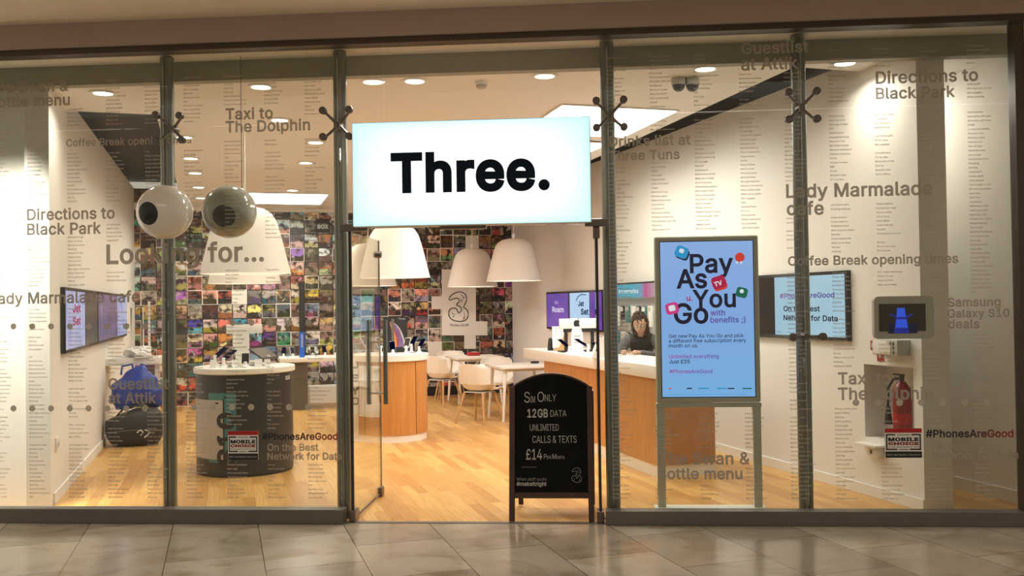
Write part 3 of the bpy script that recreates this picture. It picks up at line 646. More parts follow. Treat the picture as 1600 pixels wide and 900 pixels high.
M['inkn'] = emis('screen ink navy', (.008, .012, .05), .6); M['inkv'] = m_hgrad('screen ink violet', [(0, (.50, .06, .45)), (.45, (.28, .08, .55)), (1., (.10, .08, .45))], -.28, .16, True, .8)
M['i_blue'] = emis('screen ink cyan', (.02, .38, .80), .9); M['i_red'] = emis('screen ink coral', (.80, .06, .04), .9); M['i_crim'] = emis('screen ink crimson', (.55, .01, .08), .9); M['i_green'] = emis('screen ink green', (.0, .16, .10), .9); M['i_pink'] = emis('screen ink pink', (.80, .05, .30), .9); M['i_white'] = emis('screen ink white', (.9, .93, 1), .95)
def sc(px, py): P = F(px, py, SY-.022); return P.x-(p00.x+p11.x)/2, P.z
def scr_text(body, px, py, px1, m='inkn', bold=.02, yy=-.0222):
    x, z = sc(px, py); x1, _ = sc(px1, py); text('screen_lettering', body, m, face(x, yy, z), width=x1-x, parent=scr, bold=bold)
for a in [('Pay', 1078, 426, 1146), ('As', 1057, 450, 1105), ('You', 1082, 480, 1150), ('Go', 1053, 505, 1107), ('with', 1110, 493, 1133, 'inkv', .015), ('benefits ;)', 1110, 504, 1165, 'inkv', .015),
          ('Get new Pay As You Go and pick', 1045, 528, 1162, 'inkn', .008), ('a different free subscription every', 1045, 535.5, 1166, 'inkn', .008), ('month on us.', 1045, 543, 1091, 'inkn', .008), ('Unlimited everything', 1045.5, 560, 1123, 'inkv', .012), ('Just £35', 1045.5, 568, 1078, 'inkn', .012), ('#PhonesAreGood', 1046, 583.5, 1113, 'inkv', .012), ('u.', 1073, 470, 1082, 'i_crim', .02)]: scr_text(*a)
def rrect(wd, hg, r, n=5):
    o = []
    for cx, cy, a0 in ((wd/2-r, hg/2-r, 0), (-wd/2+r, hg/2-r, 90), (-wd/2+r, -hg/2+r, 180), (wd/2-r, -hg/2+r, 270)): o += [(cx+r*math.cos(R(a0+90*i/n)), cy+r*math.sin(R(a0+90*i/n))) for i in range(n+1)]
    return o
def icon(px, py, s, m, a, dark=None, yy=-.0225):
    x, z = sc(px, py)
    if dark: MB().prism(rrect(s, s*.86, s*.25), .0005, m=face(x+s*.08, yy+.0004, z-s*.16) @ rot(R(a))).build('icon_shadow', dark, scr, smooth=False)
    return MB().prism(rrect(s, s*.9, s*.25), .0006, m=face(x, yy, z) @ rot(R(a))).build('screen_icon', m, scr, smooth=False)
icon(1065, 394, .098, 'i_blue', -22, 'inkn'); icon(1065, 392, .036, 'i_white', -22, yy=-.0233)
x, z = sc(1156, 402); MB().cyl((x, -.0225, z), (x, -.0232, z), .036, n=32).build('screen_icon', 'i_red', scr, smooth=False)
for dx in (-4.5, 2): x, z = sc(1156+dx, 410); MB().cyl((x, -.0225, z), (x, -.0236, z), .009, n=16).build('screen_icon', 'i_white', scr, smooth=False)
icon(1123, 441, .105, 'i_crim', 17, 'i_red'); x, z = sc(1123, 446); text('screen_lettering', 'TV', 'i_white', face(x, -.0234, z) @ rot(R(15)), width=.06, parent=scr, align='C', bold=.03)
icon(1159, 457, .085, 'i_green', -14); x, z = sc(1159, 455); MB().cyl((x, -.0228, z), (x, -.0236, z), .016, n=20).build('screen_icon', 'i_white', scr, smooth=False)
icon(1050, 482, .098, 'i_pink', 12); icon(1050, 481.5, .05, 'i_white', 12, yy=-.0233)
for i, (px, wd) in enumerate(((1045, .02), (1073, .04), (1091, .08), (1120, .07), (1137, .05), (1160, .07))):
    x, z = sc(px, 607); MB().box((x+wd/2, -.0222, z), (wd, .0008, .009)).build('footer_mark', ('i_red', 'inkn', 'i_blue', 'i_blue', 'inkn', 'i_green')[i], scr, smooth=False)
x, z = sc(1104, 616); MB().box((x, -.0222, z), (.58, .0008, .002)).build('footer_line', 'i_blue', scr, smooth=False)
# ---- small display in a taupe frame against the glass on the right
A, B = F(1367, 530, .03), F(1459, 462, .03); t = thing('window_display_screen', 'small taupe framed screen showing a blue figure, fixed to the right window', 'display screen', ((A.x+B.x)/2, .035, A.z)); w2, h2 = B.x-A.x, B.z-A.z
MB().prism(rrect(w2, h2, .035, 8), .05, m=Matrix.Translation((0, .052, h2/2)) @ UP).build('housing', 'bezel2', t)
MB().box((-.012, -.0005, h2*.5), (w2*.78, .004, h2*.64)).build('screen', 'tablet', t, smooth=False)
M['glowb'] = emis('blue screen glow', (.03, .10, .80), .9); M['glowd'] = emis('deep blue screen glow', (.012, .03, .42), .6); M['glown'] = emis('dim blue screen glow', (.004, .008, .05), .5)
fg = MB()
fg.prism([(-.038, 0), (.038, 0), (.052, -.11), (-.052, -.11)], .001, m=face(-.02, -.003, h2*.5)); fg.build('screen_figure', 'glowd', t, smooth=False)
MB().prism([(-.034, .0), (.034, .0), (.042, -.06), (-.042, -.06)], .001, m=face(-.02, -.0045, h2*.46)).build('screen_figure', 'glowb', t, smooth=False)
MB().prism([(-.028, .065), (.024, .065), (.032, .0), (-.034, .0)], .001, m=face(-.02, -.0045, h2*.51)).build('screen_figure', 'glowb', t, smooth=False)
for s in (-1, 1): MB().prism([(s*.032, .01), (s*.075, .03), (s*.08, .018), (s*.034, -.004)], .001, m=face(-.02, -.0035, h2*.50)).build('screen_figure', 'glowd', t, smooth=False)
MB().prism([(-.1, -.13), (.1, -.13), (.1, -.06), (-.1, -.06)], .001, m=face(-.012, -.0028, h2*.56)).build('screen_figure', 'glown', t, smooth=False)
# ---- wall screens
def TV(name, label, l, d0, d1, z0, z1, side):                            # side -1: on the right wall facing left; +1: on the left wall
    t = thing(name, label, 'wall screen', L(l, (d0+d1)/2, z0), PHI+(R(-90) if side < 0 else R(90))); wd, hg = d1-d0, z1-z0
    MB().box((0, -.02, hg/2), (wd, .04, hg), bev=.004).build('screen_housing', 'tvb', t); return t, wd, hg
def tvpanel(t, x0, x1, z0, z1, m): return MB().box(((x0+x1)/2, -.0415, (z0+z1)/2), (x1-x0, .005, z1-z0)).build('screen_panel', m, t, smooth=False)
M['scr_blue'] = m_picture('pale blue advert screen', [(.42, .66, .95), (.50, .72, .97), (.46, .68, .95)], 1.5, .85)
M['scr_purple'] = m_picture('purple advert screen', [(.05, .06, .42), (.20, .06, .46), (.10, .05, .40), (.36, .06, .42)], 2.2, .8)
M['scr_lav'] = m_picture('lavender advert screen', [(.28, .34, .85), (.60, .62, .93), (.40, .42, .88)], 3, .8)
M['scr_dark'] = m_picture('dark advert screen', [(.02, .02, .02), (.10, .09, .06), (.03, .03, .05), (.16, .15, .10)], 5, .6)
M['scr_mauve'] = m_picture('mauve advert screen', [(.10, .08, .20), (.26, .20, .42), (.20, .10, .24), (.36, .30, .55)], 4, .7)
M['scr_light'] = m_picture('light blue text screen', [(.36, .60, .78), (.45, .68, .86), (.55, .75, .90)], .8, .95)
M['ink2'] = emis('screen ink dark blue', (.006, .022, .055), .6); M['inkg'] = m_hgrad('screen ink pink to violet', [(0, (.60, .08, .30)), (.4, (.30, .12, .55)), (1., (.07, .05, .40))], -.48, .30, True, .8)
d0 = W(1328, 470, RW).y; d1 = W(1180, 480, RW).y
t, wd, hg = TV('wall_screen', 'black framed wall screen with light blue network advert on the right wall', RW, d0-.02, d1, 1.245, 1.84, -1)
def tx(d): return -(d-(d0-.02+d1)/2)                                      # local x of a depth on this wall
dm = W(1217, 480, RW).y
tvpanel(t, tx(dm), tx(d0)-.012, .03, hg-.03, 'scr_light'); tvpanel(t, tx(d1)+.02, tx(dm)-.012, .03, hg-.03, 'tablet')
def tvt(body, px, py, px1, m, cap=None, bold=.02):
    a, b = W(px, py, RW), W(px1, py, RW); text('screen_lettering', body, m, face(tx(a.y), -.0455, a.z-1.245), width=a.y-b.y, cap=cap, parent=t, bold=bold)
tvt('#PhonesAreGood', 1225, 466, 1311, 'inkg', .062); tvt('On the Best', 1231, 486, 1288, 'ink2', .066); tvt('Network for Data', 1231, 500, 1316, 'ink2', .066)
tvt('Three.co.uk', 1220, 519, 1227, 'ink2', .02, 0)
d0, d1 = W(945, 450, RW).y, W(857, 458, RW).y
t, wd, hg = TV('wall_screen', 'purple and pale blue wall screen at the far end of the right wall', RW, d0, d1, 1.19, 1.775, -1)
def tx2(px): return -(W(px, 480, RW).y-(d0+d1)/2)
tvpanel(t, tx2(858.5), tx2(892), .03, hg-.03, 'scr_purple'); tvpanel(t, tx2(894.5), tx2(925), .03, hg-.03, 'scr_blue'); tvpanel(t, tx2(926), tx2(944.5), .03, hg-.03, 'scr_purple')
M['inkw'] = emis('screen ink white soft', (.8, .75, .9), .9)
for body, px, px1, zz, cp, m, bd in (('Go', 871, 876, .40, .055, 'inkw', .0), ('Roam', 867, 885, .27, .11, 'inkw', .02), ('Jet', 908, 917, .36, .10, 'ink2', .03), ('Set', 912, 924, .24, .11, 'ink2', .03)):
    text('screen_lettering', body, m, face(tx2(px), -.0455, zz), width=tx2(px1)-tx2(px), cap=cp, parent=t, bold=bd)
MB().tube([(tx2(905), -.046, .44), (tx2(908), -.046, .50), (tx2(914), -.046, .53), (tx2(920), -.046, .52)], .006, 5).build('screen_swirl', 'ink2', t)
for a, b, mm in ((2.58, 4.83, 0), (4.87, 8.2, 1)):
    t, wd, hg = TV('wall_screen', ('wall screen with pale blue and dark panels, nearest on the left wall', 'purple and mauve wall screen further along the left wall')[mm], LW, a, b, 1.22, 1.80, 1)
    q = -wd/2
    if mm == 0: tvpanel(t, q+.03, q+1.22, .03, hg-.03, 'scr_lav'); tvpanel(t, q+1.25, q+wd-.03, .03, hg-.03, 'scr_dark'); 
    else: tvpanel(t, q+.03, q+2.0, .03, hg-.03, 'scr_mauve'); tvpanel(t, q+2.04, q+wd-.03, .03, hg-.03, 'scr_lav')
    if mm == 0:
        text('screen_lettering', 'Jet', 'i_crim', face(q+.40, -.0455, .36), width=.5, cap=.10, parent=t, bold=.02); text('screen_lettering', 'Set', 'i_crim', face(q+.40, -.0455, .24), width=.5, cap=.10, parent=t, bold=.02)
# ---- accessories panel with hanging goods
d0, d1 = W(1034, 444, RW).y, W(958, 447, RW).y
t = thing('accessory_wall', 'grey slatted accessory panel under a blue lit header on the right wall', 'wall display', L(RW, (d0+d1)/2, .2), PHI+R(-90)); wd = d1-d0
MB().box((0, -.02, .76), (wd, .04, 1.52)).build('slat_panel', 'plinth', t, smooth=False)
for i in range(10): MB().box((0, -.042, .1+i*.15), (wd, .006, .02)).build('slat', 'bezel', t, smooth=False)
M['hdr'] = m_hgrad('blue to pink lit header', [(0, (.10, .42, .75)), (.55, (.10, .55, .70)), (.75, (.20, .50, .75)), (.85, (.80, .12, .40)), (1., (.70, .45, .60))], -wd/2, wd/2, True, .8)
MB().box((0, -.06, 1.54), (wd, .1, .17)).build('lit_header', M['hdr'], t, smooth=False); MB().box((0, -.06, 1.635), (wd+.02, .11, .02)).build('header_cap', 'blackp', t, smooth=False)
text('header_lettering', 'Accessories', 'i_white', face(0, -.1125, 1.51), width=.62, cap=.075, parent=t, align='C', bold=.02)
k = 0
for row in range(4):
    for i in range(9):
        x = -wd/2+.09+i*(wd-.16)/8; z = 1.36-row*.33
        g = thing('hanging_pack', 'small %s accessory pack, %s from the far end, %s row of the panel' % (('black', 'white', 'grey', 'green', 'dark red')[(i*3+row*2+i//3) % 5], ('first', 'second', 'third', 'fourth', 'fifth', 'sixth', 'seventh', 'eighth', 'ninth')[i], ('top', 'second', 'third', 'lowest')[row]), 'accessory pack', t.matrix_basis @ Vector((x, -.045, z)), PHI+R(-90), 'accessory packs on the slatted panel')
        hgt = .17+.04*((i*7+row*5) % 3)
        MB().tube([(0, 0, 0), (0, -.11, 0), (0, -.115, .012)], .0035, 6).build('hook', 'chrome', g)
        MB().box((0, -.075, -.012-hgt/2), (.085, .028, hgt), bev=.006).build('pack', ('blackp', 'whitep', 'bezel', M['i_green'] if False else 'teal', 'dred')[(i*3+row*2+i//3) % 5], g)
        MB().box((0, -.0905, -.05), (.07, .002, .05)).build('card', 'paper' if (i+row) % 2 else 'bezel2', g, smooth=False)
# ---- ceiling fittings
def place_c(px, py): P = CE(px, py); return L(P.x, P.y, P.z)
def downlight(P, label, r=.095):
    t = thing('downlight', label, 'ceiling light', P, PHI, 'round ceiling downlights')
    MB().lathe([(r*.80, -.002), (r*.84, -.010), (r*1.13, -.008), (r*1.16, .002), (r*.80, .002)]).build('trim_ring', 'whitep', t)
    MB().lathe([(0, -.004), (r*.80, -.004), (r*.80, .0), (0, 0)]).build('diffuser', 'lamp', t)
    area('lamp_light', (0, 0, -.03), (r*1.5, r*1.5), DOWN_W, SHOPW, shape='DISK', parent=t, spread=150)
row = [('leftmost of the front row beside the dark ceiling slot', 161, 145), ('second of the front row, above the two eyeballs', 408, 135), ('third of the front row, left above the lit sign', 648, 126), ('fourth of the front row, right above the lit sign', 851, 118), ('fifth of the front row, above the camera domes', 1102, 107), ('rightmost of the front row, right of the right post', 1320, 98), ('small one beside the third of the front row', 583, 127),
       ('nearest of the line running back along the left wall', 288, 214), ('second of the line running back along the left wall', 298, 247), ('third of the line running back along the left wall', 305, 270), ('fourth of the line running back along the left wall', 310, 292), ('fifth of the line along the left wall, just above the photographs', 314, 309),
       ('left of the four-armed clamp on the left door post', 437, 187), ('left of the sign, just below the clamp', 493, 222), ('left of the sign, halfway to the lit ceiling panel', 478, 254), ('in front of the lit ceiling panel at the back', 457, 297)]
area('window_lamp', (-4.9, .06, 3.50), (1.3, .10), 42, SHOPW, rot=(R(11), 0, 0), spread=40)  # added fill light without a fitting, brightens the left return wall
area('added_gap_fill', L((RT+RN)/2, .7, 3.40), (.25, .8), 22, SHOPW, rot=(0, 0, PHI))  # added unseen fill, brightens the gap between partition and neighbour wall
for lab, px, py in row:
    P = CE(px, py)
    if P.y < BW-.2: downlight(L(P.x, P.y, P.z-.001), 'round white ceiling downlight, '+lab)
def cpanel(pts, label, energy):
    q = [CE(*p) for p in pts]; l0, l1 = min(p.x for p in q), max(p.x for p in q); d0, d1 = min(p.y for p in q), max(p.y for p in q); d1 = min(d1, BW-.4)
    c = ((l0+l1)/2, (d0+d1)/2); t = thing('ceiling_light_panel', label, 'ceiling light', L(c[0], c[1], cz(c[1])-.012), PHI)
    sl = Matrix.Rotation(-math.atan(CSL), 4, 'X'); w_, h_ = l1-l0, d1-d0
    MB().box((0, 0, .004), (w_+.05, h_+.05, .010), m=sl).build('panel_frame', 'whitep', t, smooth=False); MB().box((0, 0, -.004), (w_, h_, .008), m=sl).build('diffuser', 'panel', t, smooth=False)
    area('panel_light', (0, 0, -.04), (w_*.9, h_*.9), energy, SHOPW, parent=t, spread=165)
cpanel([(880, 163), (1050, 175), (970, 212)], 'large square lit ceiling panel behind the upper right corner of the sign', PANEL_W*.95)
cpanel([(385, 302), (512, 303), (500, 318)], 'long lit ceiling panel near the wall of photographs, right of the hanging eyeball', PANEL_W)
P = CE(925, 228); 
q0, q1 = CE(925, 222), CE(925, 243); t = thing('ceiling_light_panel', 'second lit ceiling panel, partly hidden behind the right edge of the sign', 'ceiling light', L(1.05, (q0.y+q1.y)/2, cz((q0.y+q1.y)/2)-.012), PHI); hh = q1.y-q0.y+.1
MB().box((0, 0, .004), (1.2, hh+.05, .010)).build('panel_frame', 'whitep', t, smooth=False); MB().box((0, 0, -.004), (1.15, hh, .008)).build('diffuser', 'panel', t, smooth=False)
area('panel_light', (0, 0, -.04), (1.0, hh*.9), PANEL_W, SHOPW, parent=t, spread=165)
t = thing('smoke_detector', 'small white smoke detector on the ceiling above the middle of the sign', 'smoke detector', place_c(752, 128), PHI)
MB().lathe([(0, 0), (.055, 0), (.055, -.022), (.048, -.026), (0, -.026)]).build('base', 'whitep', t); MB().lathe([(.046, -.026), (.044, -.046), (.03, -.056), (0, -.058)]).build('sensor_head', 'plinth', t)
for px, lab in ((1060, 'left of two black security camera domes on the ceiling'), (1081.5, 'right of two black security camera domes on the ceiling')):
    P = CE(px, 122); t = thing('dome_camera', lab, 'security camera', L(P.x, P.y, P.z), PHI); rr = .055
    MB().lathe([(0, 0), (rr*1.06, 0), (rr*1.06, -.045), (rr*1.0, -.06), (0, -.06)]).build('housing', 'plinth', t); MB().lathe([(rr*.97*math.cos(R(a)), -.06-rr*1.0*math.sin(R(a))) for a in range(0, 90, 10)]+[(0, -.06-rr)]).build('smoked_dome', 'tablet', t)
# ---- big bell lampshades
def shade(xl, xr, yb, label):
    dm = .84; Z = FPX*dm/(xr-xl); P = CAM + ray((xl+xr)/2, yb)*Z; q = loc(P)
    q.y = min(q.y, BW-.55)
    t = thing('pendant_lamp', label, 'pendant lamp', L(q.x, q.y, q.z), PHI, 'bell shaped pendant lamps'); r = dm/2; h = .64
    prof = [(r, 0), (r*.93, .12), (r*.84, .28), (r*.75, .42), (r*.68, .51), (r*.58, .575), (r*.42, .618), (r*.22, .636), (.03, h)]
    MB().lathe(prof+[(.03, h-.012)]+[(max(a-.012, .02), b-.010 if b > .3 else b) for a, b in prof[::-1]]+[(r, 0)], n=56).build('lampshade', 'shade', t)
    MB().cyl((0, 0, h-.02), (0, 0, h+.07), .026, n=16).build('canopy_cap', 'whitep', t); MB().cyl((0, 0, h), (0, 0, cz(q.y)-q.z), .005, n=8).build('cord', 'whitep', t)
    b = MB().sph((0, 0, .33), .055).build('bulb', 'lamp', t); MB().cyl((0, 0, .37), (0, 0, h), .022, n=12).build('lamp_holder', 'whitep', t)
    area('bulb_light', (0, 0, .24), (.1, .1), 5, SHOPW, shape='DISK', parent=t)
shade(315, 453, 428, 'big white bell lampshade directly below the hanging eyeball'); shade(327, 438, 443, 'big white bell lampshade behind the one below the hanging eyeball, its lower rim showing')
shade(562, 672, 434, 'big white bell lampshade behind the door leaf, left under the sign'); shade(532, 620, 447, 'big white bell lampshade half hidden behind the left door post')
shade(699, 778, 448, 'big white bell lampshade above the three emblem on the back wall'); shade(760, 847, 439, 'big white bell lampshade rightmost under the sign, in front of the pale wall')
# ---- white emblem panel on the photo wall
t = thing('emblem_panel', 'stepped white panel with the outlined number three emblem on the back wall', 'wall sign', L(0, BW-.012, 0), PHI)
poly = [(690, 421), (743, 421), (743, 502), (761, 502), (761, 524), (743, 524), (743, 545), (725, 545), (725, 524), (690, 524), (690, 483), (674, 483), (674, 463), (690, 463)]
MB().prism([(D(x, y, BW).x, D(x, y, BW).z) for x, y in poly], .012, m=UP @ Matrix.Scale(1, 4)).build('panel', 'white', t, smooth=False)
a = D(716, 502, BW); b_ = D(716, 456, BW); logo3('emblem_outline', 'black', t, face(a.x, -.014, a.z), b_.z-a.z, .0085)
a, b_ = D(702, 510, BW), D(732, 510, BW); text('web_lettering', 'Three.co.uk', 'black', face(a.x, -.0135, a.z), width=b_.x-a.x, parent=t, bold=.01)
a = D(468, 556, BW); b_ = D(476, 440, BW)
t = tag(MB().box((0, -.02, 0), (b_.x-a.x, .04, b_.z-a.z)).build('dark_column', 'black', None, smooth=False), 'narrow black vertical strip on the photo wall above the blue card', 'wall strip'); t.location = L((a.x+b_.x)/2, BW, (a.z+b_.z)/2); t.rotation_euler.z = PHI
a, b_ = D(495, 357, BW), D(514, 357, BW)
t = thing('box_picture', 'dark square picture with the white word BOX on the photo wall', 'picture', L((a.x+b_.x)/2, BW, a.z-.06), PHI)
MB().box((0, -.006, .11), (.236, .012, .236)).build('print', 'black', t, smooth=False); text('print_lettering', 'BOX', 'chalk', face(0, -.0125, .06), width=.19, parent=t, align='C', bold=.05)
# ---- fire equipment on the partition end
def wallbox(name, label, cat, px0, py0, px1, py1, dep, m, l=RW):
    a, b = W(px0, py1, l), W(px1, py0, l); w_ = abs(a.y-b.y); h_ = b.z-a.z
    t = thing(name, label, cat, L(l, (a.y+b.y)/2, a.z), PHI+R(-90)); MB().box((0, -dep/2, h_/2), (w_, dep, h_), bev=.006).build('body', m, t); return t, w_, h_
t, w_, h_ = wallbox('fire_alarm_call_point', 'red fire alarm call point below the small taupe screen', 'fire alarm', 1367, 532, 1381, 547, .045, 'red'); MB().box((0, -.047, h_*.5), (w_*.55, .006, h_*.4)).build('break_glass', 'paper', t, smooth=False); MB().box((0, -.051, h_*.5), (w_*.3, .003, h_*.08)).build('press_mark', 'black', t, smooth=False)
t, w_, h_ = wallbox('fire_action_sign', 'small red fire sign under the call point', 'sign', 1371.5, 548.5, 1381, 564, .006, 'red'); MB().sph((0, -.008, h_*.5), (w_*.18, .004, h_*.22)).build('pictogram', 'paper', t)
t, w_, h_ = wallbox('alarm_control_box', 'white alarm control box beside the red call point', 'control box', 1383, 531, 1422, 553, .12, 'plinth'); MB().box((-w_*.1, -.122, h_*.5), (w_*.7, .005, h_*.86), bev=.002).build('cover', 'whitep', t); MB().cyl((w_*.2, -.12, h_*.85), (w_*.2, -.132, h_*.85), .014, n=16).build('lock', 'chrome', t)
for i in range(3): MB().box((w_*.36, -.122, h_*(.2+.28*i)), (.012, .006, h_*.18)).build('vent_slot', 'black', t, smooth=False)
NB_ = RT-.04
nc = (n0+n1)/2
def niche_pt(px, py, dd=.09): return W(px, py, RW+dd)
a = niche_pt(1409, 668); zt = niche_pt(1409, 590).z; base = nz0
t = thing('fire_extinguisher', 'red fire extinguisher standing in the wall niche on the right', 'fire extinguisher', L(RW+.10, a.y, base), PHI); hh = zt-base-.03; rr = .072
MB().lathe([(0, 0), (rr*.95, 0), (rr, .012), (rr, hh*.80), (rr*.9, hh*.88), (rr*.55, hh*.96), (rr*.34, hh*1.0), (0, hh)]).build('cylinder', 'dred', t)
MB().lathe([(rr*1.01, hh*.30), (rr*1.012, hh*.31), (rr*1.012, hh*.46), (rr*1.01, hh*.47)]).build('label_band', 'red', t)
MB().cyl((0, 0, hh), (0, 0, hh+.045), .018, n=14).build('valve', 'blackp', t); MB().box((0, .035, hh+.05), (.02, .12, .014), bev=.004).build('lever', 'blackp', t); MB().box((0, .03, hh+.025), (.02, .10, .012), bev=.004).build('carry_handle', 'blackp', t)
MB().tube([(0, .02, hh+.02), (-.01, .09, hh+.01), (-.03, .125, hh-.06), (-.03, .13, hh*.55)], .010, 8).build('hose', 'blackp', t); MB().cyl((-.03, .13, hh*.56), (-.03, .13, hh*.26), .016, .034, n=16).build('horn', 'blackp', t)
t, w_, h_ = wallbox('niche_sign', 'dark red notice in the upper corner of the extinguisher niche', 'sign', 1354, 569, 1364, 584, .004, 'dred', RT-.04); text('notice_lettering', 'FIRE', 'paper', face(0, -.0045, h_*.4), width=w_*.7, parent=t, align='C')
a, b_ = W(1350, 691, RW), W(1384, 691, RW)
t = thing('wall_bracket', 'small white wall socket and bracket below the niche, left of the award sticker', 'wall fitting', L(RW, (a.y+b_.y)/2, a.z-.07), PHI+R(-90)); MB().box((0, -.05, .07), (abs(a.y-b_.y), .10, .02), bev=.004).build('ledge', 'whitep', t); MB().box((.06, -.03, .02), (.09, .06, .07), bev=.008).build('socket', 'whitep', t); MB().box((.03, -.061, .02), (.02, .004, .03)).build('socket_hole', 'black', t, smooth=False)
a = W(88, 694, LW); t = thing('wall_socket', 'white wall socket low on the left wall', 'wall socket', L(LW, a.y, a.z-.06), PHI+R(90)); MB().box((0, -.008, .06), (.15, .016, .12), bev=.005).build('plate', 'whitep', t)
for s in (-1, 1): MB().box((s*.035, -.0165, .06), (.035, .003, .045)).build('outlet', 'plinth', t, smooth=False)
# ---- drum table with printed phone wrap, left
def cyl_map(me, R0, ang0, z0):                                           # bend flat lettering (x along, z up) round a drum
    for v in me.vertices:
        a = ang0 + v.co.x/R0; v.co = Vector((R0*math.sin(a), -R0*math.cos(a), z0+v.co.z))
def drum(name, label, l, d, Rr, zb, thk, side, plinth_m, plinth_h=.05):
    t = thing(name, label, 'display table', L(l, d, 0), PHI)
    MB().cyl((0, 0, 0), (0, 0, plinth_h), Rr-.012, n=64).build('plinth', plinth_m, t); MB().cyl((0, 0, plinth_h), (0, 0, zb), Rr, n=72).build('drum_body', side, t)
    MB().lathe([(0, zb), (Rr+.0, zb), (Rr+.022, zb+.01), (Rr+.022, zb+thk-.006), (Rr+.016, zb+thk), (0, zb+thk)], n=72).build('worktop', 'lam', t); return t
fr = G(385, 746); DR = .462; dl, dd = fr.x+.005, fr.y+DR
DZ = D(385, 586, fr.y).z
M['wrap'] = mat('satin black wrap', (.022, .023, .026), .35, noise=.1)
t = drum('display_table', 'round black drum display table with phone print and white top behind the left window', dl, dd, DR, DZ, .062, 'wrap', 'black', .02); TZ = DZ+.062
va = math.atan2(dl-(-2.533), dd+6.445)                                    # direction the drum is seen from
def drum_ang(px): return math.asin(max(-1, min(1, (px-385)/72.)))-va
def patch(nm, px0, px1, z0, z1, m, rr):
    a0, a1 = drum_ang(px0), drum_ang(px1); b = MB()
    b.grid(lambda u, v: Vector((rr*math.sin(a0+(a1-a0)*u), -rr*math.cos(a0+(a1-a0)*u), z0+(z1-z0)*v)), 14, 1, .0012); return b.build(nm, m, t)
def dz(py, px=385): return D(px, py, fr.y+.05).z
patch('teal_phone_print', 333, 372, .14, dz(613), 'teal', DR+.0010); patch('silver_phone_print', 313.5, 354, .17, dz(624), 'silver', DR+.0022); patch('phone_edge_print', 353.5, 355.5, .17, dz(622), 'black', DR+.0034)
me = None
o = text('print_lettering', 'S10', 'black', rot(R(0)), width=.50, cap=.235, parent=t, bold=.035)
for v in o.data.vertices: x, y = v.co.x, v.co.y; v.co = Vector((-y, 0, x))   # runs upwards
cyl_map(o.data, DR+.0046, drum_ang(370), dz(726))
o = text('print_lettering', 'S10', 'paper', UP, width=.085, cap=.05, parent=t, bold=.03); cyl_map(o.data, DR+.003, drum_ang(444.), dz(597))
for k, px in enumerate((352, 340)): patch('camera_lens_print', px+3, px+7, dz(619+k*9)-.012, dz(619+k*9)+.004, 'black', DR+.0035)
def on(px, py, z): P = G(px, py, z); return P
def phone(name, label, P, rz, tilt, wd=.075, hg=.155, m='tablet', stand='whitep', cat='phone', group=None, lift=.06):
    t = thing(name, label, cat, L(P.x, P.y, P.z), PHI+rz, group); X = Matrix.Translation((0, 0, lift)) @ Matrix.Rotation(-tilt, 4, 'X')
    MB().box((0, 0, hg/2), (wd, .009, hg), m=X, bev=.004).build('handset', m, t); MB().box((0, -.0052, hg/2), (wd*.9, .001, hg*.9), m=X).build('handset_screen', 'tablet' if m != 'tablet' else M['glown'], t, smooth=False)
    MB().lathe([(0, 0), (.045, 0), (.042, .01), (.022, .018), (.016, .04), (.018, lift+.02), (0, lift+.025)]).build('stand', stand, t); MB().tube([(.02, .02, .01), (.05, .05, .012), (.07, .09, .006)], .004, 6).build('security_cable', 'blackp', t); return t
c = on(384, 574, TZ)
t = thing('display_riser', 'white T-shaped sign board on a pillar in the middle of the round drum table', 'display board', L(dl, dd+.06, TZ), PHI)
zc = lambda py: D(384, py, dd+.06).z-TZ
MB().box((0, 0, .02), (.34, .26, .04), bev=.006).build('foot', 'lam', t); MB().box((-.02, 0, (zc(521)+.04)/2), (.135, .05, zc(521)-.04)).build('pillar', 'lam', t, smooth=False); MB().box((0, 0, (zc(521)+zc(507))/2), (.345, .035, zc(507)-zc(521)), bev=.003).build('sign_board', 'whitep', t)
phone('display_phone', 'dark phone leaning back at the left edge of the drum table, upper of two', Vector((dl-.28, dd+.0, TZ)), R(-48), R(58), .085, .17, 'tablet', lift=.09, group='phones on the drum table'); phone('display_phone', 'dark phone leaning back at the left edge of the drum table, lower of two', Vector((dl-.20, dd-.17, TZ)), R(-44), R(58), .085, .17, lift=.07, group='phones on the drum table')
phone('display_phone', 'small blue and grey phone standing upright at the front middle of the drum table', Vector((dl+.0, dd-.24, TZ)), R(-8), R(18), .075, .11, 'bezel', lift=.03, group='phones on the drum table')
t = thing('display_tablet', 'large dark tablet lying tilted on a stand at the right of the drum table', 'tablet', L(dl+.22, dd-.10, TZ), PHI+R(48)); X = Matrix.Translation((0, 0, .09)) @ Matrix.Rotation(-R(60), 4, 'X')
MB().box((0, 0, .06), (.26, .011, .19), m=X, bev=.004).build('tablet_body', 'blackp', t); MB().box((0, -.0062, .06), (.24, .001, .17), m=X).build('tablet_screen', 'dgrey', t, smooth=False); MB().lathe([(0, 0), (.06, 0), (.055, .012), (.02, .03), (.02, .10), (0, .11)]).build('stand', 'whitep', t)
for i, (x, y, s) in enumerate(((-.30, -.20, .06), (.12, -.30, .07), (.2, -.36, .05), (-.1, -.33, .05))):
    t = thing('price_card', 'small white price holder on the drum table, ' + ('left rim', 'front rim right of the middle', 'right rim', 'front rim left of the middle')[i], 'price card', L(dl+x, dd+y, TZ), PHI+R(10*i-15), 'price holders on the drum table'); MB().box((0, 0, .006), (s, .05, .012), bev=.003).build('foot', 'whitep', t); MB().box((0, .008, .045), (s, .004, .07), m=Matrix.Rotation(R(-14), 4, 'X')).build('card', 'paper', t, smooth=False)
